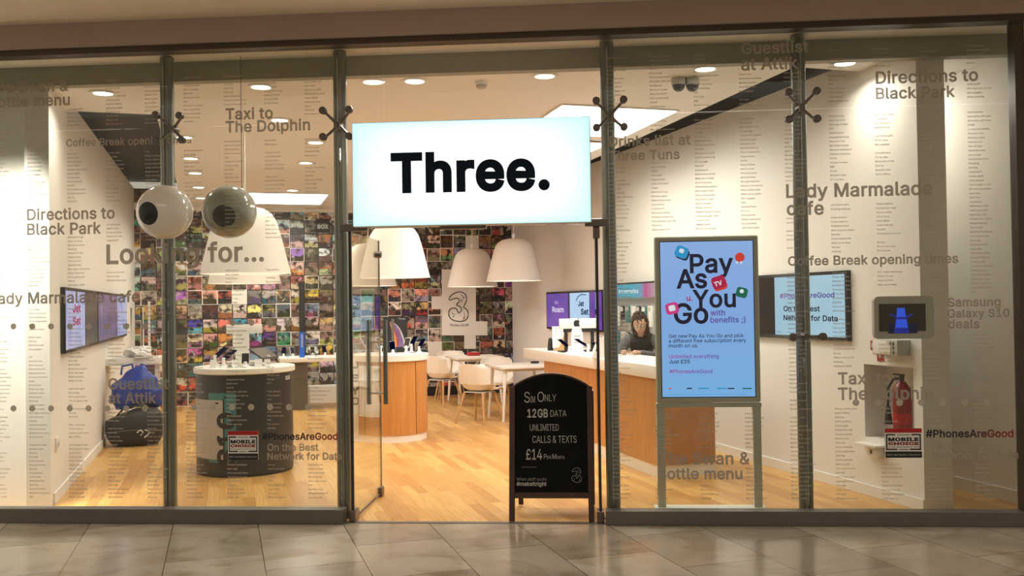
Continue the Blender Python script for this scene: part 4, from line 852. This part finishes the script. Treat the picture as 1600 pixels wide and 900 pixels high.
# ---- oak drum counter in the middle
fr2 = G(622, 692); PR = .435; pl, pd = fr2.x, fr2.y+PR; PZ = D(622, 566, fr2.y).z
t = drum('display_counter', 'round orange oak counter with white top beyond the open door leaf', pl, pd, PR, PZ, .085, 'oakpanel', 'lam', .085); PT = PZ+.085
a = math.asin((650-623)/51.); b = MB()
for aa in (a, -.95): b.tube([((PR+.001)*math.sin(aa), -(PR+.001)*math.cos(aa), .09), ((PR+.001)*math.sin(aa), -(PR+.001)*math.cos(aa), PZ)], .003, 6)
b.build('panel_joint', 'mahog', t)
a0, a1 = math.asin(-.93), math.asin(-.45); b = MB(); b.grid(lambda u, v: Vector(((PR+.003)*math.sin(a0+(a1-a0)*u), -(PR+.003)*math.cos(a0+(a1-a0)*u), .30+(PZ-.34)*v)), 10, 1, .004); b.build('cream_niche_panel', 'whitep', t)
b = MB(); b.grid(lambda u, v: Vector(((PR+.03*(1-v)+.004)*math.sin(a0+(a1-a0)*u), -(PR+.03*(1-v)+.004)*math.cos(a0+(a1-a0)*u), PZ-.2)), 10, 1, .012); b.build('niche_shelf', 'lam', t)
t = thing('black_poster', 'black phone poster with orange and violet arc standing on the oak drum counter', 'poster', L(pl-.06, pd+.16, PT), PHI); p0, p1 = D(600, 553, pd+.16), D(636, 495, pd+.16); q = p1.z-PT; wq = p1.x-p0.x; xo = (p0.x+p1.x)/2-(pl-.06)
MB().box((xo, 0, q/2), (wq, .02, q)).build('board', 'black', t, smooth=False)
def arc(n0, n1, off, m):
    pts = [(n0*wq+xo-wq/2, .02*q)]; o_ = []; i_ = []
    for k in range(9): f = k/8; o_.append((xo-wq/2+wq*(n0+(n1-n0)*math.sin(f*1.4)), q*(.02+.85*math.cos(f*1.4)))); i_.append((xo-wq/2+wq*(n0+(n1-n0-off)*math.sin(f*1.4)), q*(.02+.78*math.cos(f*1.4))))
    MB().prism(o_+i_[::-1], .002, m=face(0, -.0102, 0)).build('printed_arc', m, t, smooth=False)
arc(.25, .92, .28, 'silver'); arc(.25, .85, .30, 'violet'); arc(.25, .66, .30, 'orange'); MB().box((xo-wq*.12, -.0115, q*.5), (wq*.12, .002, q*.9)).build('printed_phone', 'dgrey', t, smooth=False)
text('poster_lettering', 'Three', 'chalkd', face(xo+wq*.12, -.0108, q*.92), width=wq*.3, parent=t, bold=.01)
for i, (x, y, rz_, hh) in enumerate(((.16, -.16, -30, .10), (.25, -.02, -55, .12), (.33, -.10, -60, .08), (-.16, -.22, 15, .12), (-.30, -.08, 30, .14), (-.02, -.28, 0, .05))):
    phone('display_phone', ('white phone cradle right of the black poster, nearest one', 'dark phone on a white cradle right of the black poster', 'small phone at the right rim of the oak drum counter', 'white phone stand left of the black poster', 'pale phone stand at the left rim of the oak drum counter', 'low phone at the front rim of the oak drum counter')[i], Vector((pl+x, pd+y, PT)), R(rz_), R(35), .07, .14, 'whitep' if i in (0, 3, 4) else 'tablet', lift=hh*.7, group='phones on the oak drum counter')
# tall lettered totem beside the oak counter
P = G(556, 690); t = thing('lettered_totem', 'white totem with stacked black letters left of the oak drum counter', 'totem', L(P.x, P.y+.0, 0), PHI); p0, p1 = D(547, 690, P.y), D(566, 562, P.y); wq = p1.x-p0.x
MB().box((0, .03, p1.z/2), (wq, .06, p1.z), bev=.004).build('board', 'whitep', t); MB().box((0, .03, .01), (wq+.08, .2, .02)).build('foot', 'lam', t, smooth=False)
for ch, py in (('U', 575), ('S', 596), ('Y', 616), ('O', 632)):
    z = D(556, py, P.y).z; text('letter', ch, 'black', face(0, -.0012, z), width=wq*.66, cap=.115, parent=t, align='C', bold=.03)
# ---- small desk with dark foot in front of the photo wall, and the low bench behind
P = G(468, 641); t = thing('side_counter', 'white topped counter on a dark grey foot in front of the photo wall', 'counter', L(P.x, P.y+.3, 0), PHI); zt = D(468, 566, P.y).z; zt2 = D(468, 555, P.y).z
xa, xb = D(437, 560, P.y).x-P.x, D(545, 560, P.y).x-P.x
MB().box((0, 0, (zt-.0)/2), (D(482, 600, P.y).x-D(454, 600, P.y).x, .5, zt)).build('foot', 'dgrey', t, smooth=False); MB().box(((xa+xb)/2, 0, zt+.035), (xb-xa, .72, .07), bev=.012).build('worktop', 'lam', t)
SCZ = zt+.07; sl_, sd_ = P.x, P.y+.3
a, b_ = D(468, 560, sd_-.25), D(475.5, 519, sd_-.25)
t = thing('blue_card', 'upright bright blue card with white vertical lettering on the side counter', 'display card', L((a.x+b_.x)/2, sd_-.25, SCZ), PHI); MB().box((0, 0, (b_.z-SCZ)/2), (b_.x-a.x, .05, b_.z-SCZ)).build('card', 'blue', t, smooth=False)
text('card_lettering', 'SAMSUNG', 'paper', face(.012, -.0262, .16) @ rot(R(90)), width=.2, cap=.035, parent=t, bold=.02)
for i in range(6):
    x = (-.22, .22, .42, .58, .72, -.08)[i]; phone('display_phone', ('first', 'third', 'fourth', 'fifth', 'rightmost', 'second')[i]+' small phone from the left on the side counter below the photo wall', Vector((sl_+x, sd_-.1-.08*(i % 2), SCZ)), R(15*(i % 3)-15), R(30), .07, .14, 'whitep' if i % 2 else 'tablet', lift=.04, group='phones on the side counter')
o = shop_box('low_bench', D(484, 625, 9.6).x, -.3, 9.55, 9.97, 0, .27, 'lam', False); tag(o, 'low cream bench along the foot of the photo wall', 'bench')
# ---- long oak counter on the right
c0, c1, CT = 1.235, 1.825, 1.02
t = thing('service_counter', 'long oak fronted service counter with thick white top behind the chalkboard', 'counter', L(0, 0, 0), PHI)
MB().box(((c0+c1)/2, 3.0, .055), (c1-c0-.02, 3.12, .11)).build('plinth', 'lam', t, smooth=False); MB().box(((c0+c1)/2, 3.0, .51), (c1-c0-.03, 3.11, .80)).build('carcass', 'oakpanel_h', t, smooth=False)
for i in range(3): MB().box((c0+.007, 1.43+.523+i*1.047, .505), (.016, 1.042, .79), bev=.002).build('front_panel', 'oakpanel', t, smooth=False)
MB().box(((c0+c1)/2, 1.437, .505), (c1-c0-.012, .016, .79), bev=.002).build('end_panel', 'oakpanel_h', t, smooth=False)
MB().box(((c0+c1)/2, 3.32, .96), (c1-c0+.07, 3.95, .12), bev=.008).build('worktop', 'lam', t)
def onct(px, py): return G(px, py, CT)
P = onct(848, 548); t = thing('black_speaker', 'small black cone shaped speaker at the far end of the service counter', 'speaker', L(P.x+.1, P.y, CT), PHI); MB().lathe([(0, 0), (.036, 0), (.036, .02), (.027, .12), (.018, .15), (0, .155)]).build('body', 'blackp', t); MB().lathe([(0, .155), (.012, .155), (.010, .162), (0, .163)]).build('top_button', 'chrome', t)
P = onct(868, 549); t = thing('leaflet_holder', 'plywood leaflet holder with white leaflets on the service counter', 'leaflet holder', L(P.x+.13, P.y+.10, CT), PHI+R(-15))
MB().prism([(0, 0), (.24, 0), (.24, .02), (.13, .05), (.20, .33), (.165, .335), (.06, .05), (0, .02)], .18, m=Matrix.Translation((-.1, .09, 0)) @ UP).build('plywood_frame', 'kraft', t, smooth=False)
for i in range(3):
    for j in range(2): MB().box((-.10+i*.055, -.02, .10+j*.13), (.05, .012, .13), m=Matrix.Rotation(R(-8), 4, 'X')).build('leaflet', 'paper' if (i+j) % 3 else 'lam', t, smooth=False)
a, b_ = D(874, 514, 4.1), D(932, 497, 4.1); P = onct(902, 556)
t = thing('phone_display_board', 'white board on black posts with a black fruit emblem on the service counter', 'display board', L((a.x+b_.x)/2, 4.1, CT), PHI); wq = b_.x-a.x; z0, z1 = a.z-CT, b_.z-CT
MB().box((0, 0, (z0+z1)/2), (wq, .03, z1-z0), bev=.003).build('header_board', 'whitep', t); MB().box((.03, .0, z0-.02), (wq*.9, .04, .04)).build('black_rail', 'blackp', t, smooth=False)
for s in (-.33, .38): MB().box((s*wq, 0, (z0-.04)/2), (.035, .03, z0-.04)).build('post', 'blackp', t, smooth=False)
MB().box((0, .0, .01), (wq, .16, .02), bev=.003).build('base', 'blackp', t)
ap = MB(); zz = (z0+z1)/2+.0; pts = []
for k in range(28):
    a_ = 2*math.pi*k/28; rr = .045*(1-.10*abs(math.cos(a_))**6*(math.sin(a_) < 2)-.14*max(0, math.sin(a_))**14-.06*max(0, -math.sin(a_))**14); x = rr*math.cos(a_); 
    if abs(a_) < .55 or a_ > 2*math.pi-.55: x -= .016*math.cos(a_*2.6 if a_ < 3 else (2*math.pi-a_)*2.6)
    pts.append((x, rr*math.sin(a_)))
ap.prism(pts, .002, m=face(-.02, -.0155, zz)); ap.prism([(.002, .042), (.010, .052), (.020, .068), (.022, .060), (.016, .048), (.006, .041)], .002, m=face(-.02, -.0155, zz)); ap.build('fruit_emblem', 'black', t, smooth=False)
a, b_ = D(891, 546, 3.85), D(912, 510, 3.85); t = thing('leaflet_stand', 'narrow white leaflet card in front of the fruit emblem board', 'display card', L((a.x+b_.x)/2, 3.85, CT), PHI); hq = b_.z-CT
MB().prism([(-.075, .0), (.075, 0), (.07, hq*.75), (.04, hq), (-.045, hq), (-.07, hq*.8)], .006, m=Matrix.Translation((0, 0, 0)) @ UP).build('card', 'paper', t, smooth=False); MB().box((0, .02, .01), (.16, .08, .02)).build('foot', 'whitep', t, smooth=False)
for i in range(3): MB().box((0, -.0068, hq*(.40+.12*i)), (.08, .001, .010)).build('printed_line', 'chalkd', t, smooth=False)
for i, (px, py, rz_, tl, mm, lf) in enumerate(((885, 552, 35, 55, 'tablet', .06), (908, 556, 40, 62, 'tablet', .10), (918, 562, 20, 40, 'whitep', .09), (898, 560, 30, 50, 'tablet', .05))):
    P = onct(px, py); phone('display_phone', ('dark phone on a white cradle just right of the plywood holder', 'long dark phone leaning back in front of the leaflet card', 'white phone on a cradle beside the right door edge', 'dark phone low on the service counter below the fruit emblem board')[i], Vector((max(P.x, c0+.06), P.y, CT)), R(rz_), R(tl), .075, .17, mm, lift=lf, group='phones on the service counter')
P = onct(928, 560); t = thing('white_carton', 'white slanted carton at the near side of the phones on the service counter', 'carton', L(P.x+.10, P.y+.02, CT), PHI+R(-12)); MB().prism([(-.12, 0), (.12, 0), (.11, .20), (-.04, .20)], .12, m=Matrix.Translation((0, .06, 0)) @ UP).build('carton_body', 'whitep', t, smooth=False); MB().box((.035, -.062, .199), (.15, .001, .004)).build('flap_edge', 'plinth', t, smooth=False)
P = onct(975, 566); 
for i, (x, y) in enumerate(((0, 0), (.18, -.12), (.32, .02))):
    t = thing('paper_sheet', ('left', 'middle', 'right')[i]+' white paper sheet lying on the service counter before the person', 'paper', L(1.42+x*.6, 2.75+y*2, CT), PHI+R(20*i), 'papers on the service counter'); MB().box((0, 0, .0012), (.15, .21, .0024)).build('sheet', 'paper', t, smooth=False); MB().box((0, 0, .0027), (.1, .14, .0006)).build('printed_text', 'plinth', t, smooth=False)
# ---- meeting tables and chairs
def chair(label, l, d, ang):
    t = thing('shell_chair', label, 'chair', L(l, d, 0), PHI+R(ang), 'white shell chairs round the meeting tables')
    prof = [(.23, .425), (.215, .445), (.12, .448), (.0, .435), (-.10, .432), (-.165, .455), (-.205, .52), (-.225, .62), (-.245, .72), (-.262, .80)]
    def fn(u, v):
        k = u*(len(prof)-1); i = min(int(k), len(prof)-2); f = k-i; y = prof[i][0]*(1-f)+prof[i+1][0]*f; z = prof[i][1]*(1-f)+prof[i+1][1]*f
        s = v*2-1; hw = .235+.015*math.sin(u*math.pi) - (.045 if u > .93 else 0)*(u-.93)/.07; curl = abs(s)**3
        y2 = y+(.085*curl if u > .5 else .085*curl*max(0, u-.25)/.25*(1 if u > .25 else 0)); z2 = z+(.03*curl*(1-u) + (.07*curl if .35 < u < .65 else 0))
        return Vector((s*hw, y2, z2))
    MB().grid(fn, 36, 16, .012).build('seat_shell', 'shell', t)
    MB().box((0, -.01, .418), (.30, .30, .018), bev=.004).build('seat_frame', 'plinth', t)
    for sx_, sy_ in ((-1, -1), (1, -1), (-1, 1), (1, 1)): MB().cyl((sx_*.15, sy_*.14-.01, .41), (sx_*.235, sy_*.235-.01, 0), .0185, .012, n=14).build('leg', 'oak', t)
def table(label, l, d):
    t = thing('meeting_table', label, 'table', L(l, d, 0), PHI); MB().box((0, 0, .73), (.80, .80, .035), bev=.008).build('tabletop', 'shell', t)
    MB().box((0, 0, .695), (.66, .66, .04)).build('apron', 'shell', t, smooth=False)
    for sx_, sy_ in ((-1, -1), (1, -1), (-1, 1), (1, 1)): MB().cyl((sx_*.31, sy_*.31, .70), (sx_*.36, sy_*.36, 0), .028, .017, n=16).build('leg', 'shell', t)
table('white square meeting table nearer the chalkboard', 1.46, 6.28); table('white square meeting table further back by the photo wall', 1.44, 8.72)
chair('white shell chair on oak legs nearest, seen from behind left of the chalkboard', .80, 6.0, -50); chair('white shell chair facing us behind the nearer meeting table', 1.32, 6.98, 165)
chair('white shell chair seen from behind at the left end of the further meeting table', .80, 8.28, -55); chair('white shell chair facing us behind the further meeting table, against the photo wall', 1.18, 9.38, 160)
chair('white shell chair mostly hidden behind the top of the chalkboard', 2.12, 6.15, 95)
P = G(755, 557, .75); t = thing('red_package', 'red and white package lying on the further meeting table', 'package', L(1.45, 8.8, .7475), PHI+R(15)); MB().box((0, 0, .03), (.20, .12, .06), bev=.015).build('wrapper', 'red', t); MB().box((.02, 0, .0605), (.08, .122, .003)).build('white_panel', 'paper', t, smooth=False)
t = thing('black_box', 'small black box on the nearer meeting table', 'box', L(1.72, 6.4, .7475), PHI+R(10)); MB().box((0, 0, .015), (.10, .07, .03), bev=.005).build('case', 'blackp', t); MB().box((0, 0, .0305), (.05, .03, .002)).build('case_label', 'dgrey', t, smooth=False)
# ---- bags and wall desk, left rear
t = thing('white_wall_desk', 'narrow white desk against the left wall with papers on it', 'desk', L(LW, 6.15, 0), PHI); a = D(238, 575, 6.0)
dw = .62; dzt = D(215, 559, 5.9).z
MB().box((dw/2, 0, dzt-.045), (dw, .5, .09), bev=.004).build('desktop', 'lam', t)
for s in (-1, 1): MB().box((dw-.05, s*.2, (dzt-.09)/2), (.035, .035, dzt-.09)).build('leg', 'whitep', t, smooth=False)
t = thing('crumpled_papers', 'heap of crumpled white paper on the white wall desk', 'paper', L(LW+.36, 6.05, dzt), PHI); b = MB()
rr_ = random.Random(3); b.sph((0, 0, .04), (.16, .16, .07), u=14, v=10)
for v in b.bm.verts: v.co += Vector((rr_.uniform(-.03, .03), rr_.uniform(-.03, .03), rr_.uniform(-.02, .04))); v.co.z = max(v.co.z, 0)
b.build('paper_heap', 'paper', t, smooth=False); MB().box((.02, -.14, .006), (.21, .12, .012), m=rot(.3)).build('flat_sheet', 'paper', t, smooth=False)
t = thing('white_metal_frame', 'thin white upright frame standing on the white wall desk', 'frame', L(LW+.33, 6.34, dzt), PHI); x0, x1, zt = -.075, .065, D(205, 481, 6.3).z-dzt
MB().tube([(x0, 0, .0), (x0, 0, zt), (x1, 0, zt), (x1, 0, .0)], .009, 6).build('tube_frame', 'whitep', t); MB().box((x1+.07, 0, (zt+.08)/2), (.028, .02, zt+.08)).build('upright', 'whitep', t, smooth=False); MB().box((0, 0, .008), (.3, .08, .016)).build('foot_bar', 'whitep', t, smooth=False)
P = G(205, 699); bx, by = -3.52, P.y+.22
t = thing('black_holdall', 'big black nylon bag on the floor against the left wall', 'bag', L(bx, by, 0), PHI); b = MB(); b.sph((0, 0, .22), (.325, .23, .25), u=40, v=24)
for v in b.bm.verts:
    q = v.co; sx_ = math.copysign(abs(q.x/.325)**.55, q.x)*.325; sy_ = math.copysign(abs(q.y/.23)**.6, q.y)*.23
    q.x, q.y = sx_, sy_; q.z = max(0, q.z+.02*math.sin(q.x*18)*math.cos(q.y*15)); q.z = min(q.z, .42-.12*max(0, -q.x/.3)) if q.z > .3 else q.z
b.build('bag_body', 'bag', t); MB().tube([(-.2, -.1, .34), (-.1, -.12, .46), (.1, -.12, .47), (.22, -.1, .38)], .012, 8).build('carry_strap', 'bag', t); MB().tube([(-.31, -.236, .18), (0, -.245, .20), (.31, -.236, .18)], .006, 6).build('zip', 'dsteel', t)
lg = MB(); lg.tube([(.04, -.262, .17), (.08, -.262, .20), (.11, -.262, .17), (.08, -.262, .14)], .008, 6); lg.tube([(.13, -.262, .20), (.19, -.262, .17), (.12, -.262, .11)], .008, 6); lg.build('white_print', 'paper', t)
t = thing('blue_carrier_bag', 'crumpled bright blue plastic bag on top of the black holdall', 'bag', L(bx+.02, by+.02, .425), PHI); b = MB(); b.sph((0, 0, .21), (.29, .15, .22), u=36, v=22)
rr_ = random.Random(5)
for v in b.bm.verts:
    q = v.co; q.x = math.copysign(abs(q.x/.29)**.7, q.x)*.29; q.z += .05*math.sin(q.x*14+1)+.03*math.cos(q.y*30+q.x*9); q.x += .018*math.sin(q.z*40); q.z = max(0., q.z)
b.build('bag_body', 'bluebag', t); 
for s in (-1, 1): MB().tube([(s*.12-.05, 0, .40), (s*.14-.02, .02, .50), (s*.05, .02, .52), (s*.03, 0, .42)], .014, 6).build('bag_handle', 'bluebag', t)
# ---- the adviser behind the service counter
t = thing('person', 'person with dark curly hair and glasses in a black shirt behind the service counter', 'person', L(2.06, 3.52, 0), PHI)
fx_, fy_ = -.50, -.866; rx_, ry_ = fy_*-1*-1, fx_*1                       # facing, and the person's own left
fwd = Vector((fx_, fy_, 0)); lft = Vector((-fy_, fx_, 0))
def pp(f, s, z): return fwd*f + lft*s + EZ*z
HEAD = pp(.20, 0, 1.345)
def skin_mesh(chains, sub=2):
    bm = bmesh.new(); vs = {}; rad = []
    def vert(p):
        k = tuple(round(x, 4) for x in p)
        if k not in vs: vs[k] = bm.verts.new(p); rad.append(.05)
        return vs[k]
    order = []
    for ch in chains:
        prev = None
        for p, r in ch:
            v = vert(p); bm.verts.index_update(); rad[v.index] = r
            if prev is not None and bm.edges.get((prev, v)) is None: bm.edges.new((prev, v))
            prev = v
    me = bpy.data.meshes.new('s'); bm.to_mesh(me); bm.free(); o = bpy.data.objects.new('s', me); C.objects.link(o)
    m = o.modifiers.new('Skin', 'SKIN'); m.use_smooth_shade = True
    for i, r in enumerate(rad): me.skin_vertices[0].data[i].radius = (r, r); me.skin_vertices[0].data[i].use_root = (i == 0)
    s = o.modifiers.new('Sub', 'SUBSURF'); s.levels = s.render_levels = sub
    bpy.context.view_layer.update(); dg = bpy.context.evaluated_depsgraph_get(); out = bpy.data.meshes.new_from_object(o.evaluated_get(dg)); bpy.data.objects.remove(o); return out
pel, ab, chs, nk, nk2 = pp(-.10, 0, .84), pp(-.06, 0, .97), pp(.03, 0, 1.10), pp(.10, 0, 1.20), pp(.155, 0, 1.27)
def arm(s):
    sh = pp(.07, s*.165, 1.165)
    return (sh, pp(.21, .245, .98), pp(.42, -.03, 1.047)) if s > 0 else (sh, pp(.14, -.27, .985), pp(.33, -.17, 1.047))
chains = [[(pel, .115), (ab, .105), (chs, .115), (nk, .052), (nk2, .047), (HEAD+Vector((0, 0, .0)), .05)]]
for s in (-1, 1):
    hip, kn, an, toe = pp(-.12, s*.085, .78), pp(-.06, s*.09, .44), pp(-.12, s*.09, .07), pp(.02, s*.10, .03)
    chains.append([(pel, .115), (hip, .078), (kn, .054), (an, .036), (toe, .03)])
    sh, el, wr = arm(s); chains.append([(chs, .115), (sh, .05), (el, .037), (wr, .025), (wr+fwd*.05+lft*(-s*.02), .027)])
body = skin_mesh(chains)
fing = []
for s in (-1, 1):
    wr = arm(s)[2]; palm = wr+fwd*.05+lft*(-s*.02)
    for k in range(4):
        o_ = lft*(.022*(1.5-k)); ln = (.062, .074, .078, .066)[k if s > 0 else 3-k]
        fing.append(skin_mesh([[(palm+o_*.8, .010), (palm+o_+fwd*ln*.6+EZ*.008, .0088), (palm+o_+fwd*ln+EZ*-.004, .0078), (palm+o_+fwd*ln*1.25+EZ*-.018, .0068)]], 1))
    th = lft*(-s*.035); fing.append(skin_mesh([[(palm-fwd*.025+th*.4, .011), (palm+th+fwd*.01, .0095), (palm+th*1.3+fwd*.045-EZ*.006, .008)]], 1))
def head_bm():
    b = MB(); b.sph((0, 0, 0), 1, u=40, v=30)
    for v in b.bm.verts:
        x, y, z = v.co
        w_ = .073*(1-.26*max(0, -z-.1)**1.1); dep = .094*(1-.10*max(0, -z)); X, Y, Z = x*w_, y*dep, z*.118
        if y > 0:
            fr_ = y**2
            Y += .024*math.exp(-((x/.13)**2))*math.exp(-(((z+.18)/.17)**2))*fr_           # nose
            Y -= .012*(math.exp(-(((abs(x)-.42)/.18)**2)))*math.exp(-(((z-.02)/.12)**2))*fr_  # eye sockets
            Y += .007*math.exp(-((x/.3)**2))*math.exp(-(((z+.50)/.09)**2))*fr_            # lips
            Y += .012*math.exp(-((x/.3)**2))*math.exp(-(((z+.86)/.16)**2))*(y+.3)          # chin
        X += math.copysign(.010*math.exp(-((y/.16)**2))*math.exp(-(((z+.05)/.2)**2))*abs(x)**3, x)  # ears
        v.co = Vector((X, Y, Z))
    return b
ang = math.atan2(-fx_, fy_)                                                # +y of the head onto the facing direction
HM = Matrix.Translation(HEAD) @ rot(ang) @ Matrix.Rotation(R(-16), 4, 'X') @ Matrix.Rotation(R(6), 4, 'Y')
hb = head_bm(); bmesh.ops.transform(hb.bm, matrix=HM, verts=hb.bm.verts)
for s in (-1, 1): hb.sph((0, 0, 0), 1, m=HM @ Matrix.Translation((s*.074, -.006, -.008)) @ Matrix.Diagonal((.010, .020, .032, 1)), u=14, v=10)
hb.bm.from_mesh(body)
for f in fing: hb.bm.from_mesh(f)
me = bpy.data.meshes.new('b'); hb.bm.to_mesh(me); hb.bm.free(); o = bpy.data.objects.new('b', me); C.objects.link(o); rm = o.modifiers.new('R', 'REMESH'); rm.mode = 'VOXEL'; rm.voxel_size = .0048; rm.use_smooth_shade = True
sm = o.modifiers.new('S', 'SMOOTH'); sm.iterations = 2; sm.factor = .5
bpy.context.view_layer.update(); me2 = bpy.data.meshes.new_from_object(o.evaluated_get(bpy.context.evaluated_depsgraph_get())); bpy.data.objects.remove(o)
me2.materials.clear(); me2.materials.append(M['skin']); o = bpy.data.objects.new('body', me2); C.objects.link(o); o.parent = t
def skin_part(nm, chains, m, lab=None):
    me = skin_mesh(chains); me.materials.clear(); me.materials.append(M[m]); me.shade_smooth(); o = bpy.data.objects.new(nm, me); C.objects.link(o); o.parent = t
    if lab: o['label'] = lab
    return o
skin_part('shirt', [[(pp(-.10, 0, .80), .135), (ab, .128), (chs, .137), (pp(.085, 0, 1.185), .10), (pp(.115, 0, 1.225), .066)], [(chs, .137), (pp(.055, .10, 1.165), .10), (pp(.07, .17, 1.165), .082)], [(chs, .137), (pp(.055, -.10, 1.165), .10), (pp(.07, -.17, 1.165), .082)]], 'shirt')
for s in (-1, 1):
    sh, el, wr = arm(s); skin_part('sleeve', [[(sh-lft*s*.075, .092), (sh, .080), ((sh+el)/2, .056), (el, .050), ((el+wr)/2, .043), (wr-(wr-el)*.1, .036)]], 'sleeve', 'grey sleeve')
    hip, kn, an = pp(-.12, s*.085, .78), pp(-.06, s*.09, .44), pp(-.12, s*.09, .07); skin_part('trouser_leg', [[(pp(-.11, s*.04, .83), .118), (hip, .096), (kn, .068), (an+EZ*.02, .052)]], 'bag')
    MB().sph((0, 0, 0), 1, m=Matrix.Translation(pp(-.05, s*.095, .038)) @ rot(ang) @ Matrix.Diagonal((.048, .125, .040, 1))).build('shoe', 'blackp', t)
    e = MB().sph((0, 0, 0), 1, m=HM @ Matrix.Translation((s*.030, .076, .004)) @ Matrix.Diagonal((.0125, .0105, .0085, 1)), u=18, v=12).build('eye', 'paper', t); MB().sph((0, 0, 0), .0052, m=HM @ Matrix.Translation((s*.030, .0845, .003)), u=12, v=8).build('iris', 'pupil', e)
    MB().tube([HM @ Vector((s*x, .092-.012*(x/.05)**2, .026+.004*(1-((x-.03)/.02)**2))) for x in (.012, .02, .03, .04, .048)], .0028, 6).build('eyebrow', 'hair', t)
MB().sph((0, 0, 0), 1, m=HM @ Matrix.Translation((0, .097, -.060)) @ Matrix.Diagonal((.024, .006, .0065, 1)), u=18, v=10).build('lips', 'lip', t)
gl = MB()
for s in (-1, 1): gl.tube([HM @ Vector((s*.031+.023*math.cos(a), .098-.004*abs(math.cos(a)), .003+.017*math.sin(a))) for a in [2*math.pi*i/20 for i in range(20)]], .0022, 6, closed=True); gl.tube([HM @ Vector((s*.054, .094, .006)), HM @ Vector((s*.075, .05, .008)), HM @ Vector((s*.080, -.005, .004))], .0022, 6)
gl.tube([HM @ Vector((-.009, .103, .006)), HM @ Vector((.009, .103, .006))], .0022, 6); gl.build('glasses', 'dsteel', t)
hr = MB(); rr_ = random.Random(11)
hr.sph((0, 0, 0), 1, m=Matrix.Diagonal((.086, .100, .118, 1)) , u=36, v=26)
for v in list(hr.bm.verts):
    q = v.co; 
    if q.y > .018 and q.z < .072-.25*abs(q.x): q.y = .018-.2*(q.y-.018) if q.y > .018 else q.y; q.x *= .97
    q.y -= .008; q.z += .012
for i in range(170):                                                      # loose curls
    th_, ph_ = rr_.uniform(0, 2*math.pi), rr_.uniform(-.9, 1.45); c_ = Vector((.086*math.cos(ph_)*math.cos(th_), .100*math.cos(ph_)*math.sin(th_)-.008, .115*math.sin(ph_)+.012))
    if c_.y > .035 and c_.z < .068: continue
    k = rr_.uniform(.010, .017); ax_ = rr_.uniform(0, 6.28); hr.tube([c_+Vector((k*math.cos(ax_+j*.9), k*math.sin(ax_+j*.9), (3-j)*.008)) for j in range(7)], .006, 5)
for i in range(46):                                                       # hair falling past the shoulders
    s = rr_.choice((-1, 1)); x = s*rr_.uniform(.058, .088); y = rr_.uniform(-.06, .02); z = rr_.uniform(-.02, .03); hr.tube([(x+.012*math.sin(j*1.7+i), y+.012*math.cos(j*1.7+i), z-j*.022) for j in range(rr_.randint(5, 8))], .0075, 5)
bmesh.ops.transform(hr.bm, matrix=HM, verts=hr.bm.verts); hr.build('hair', 'hair', t)
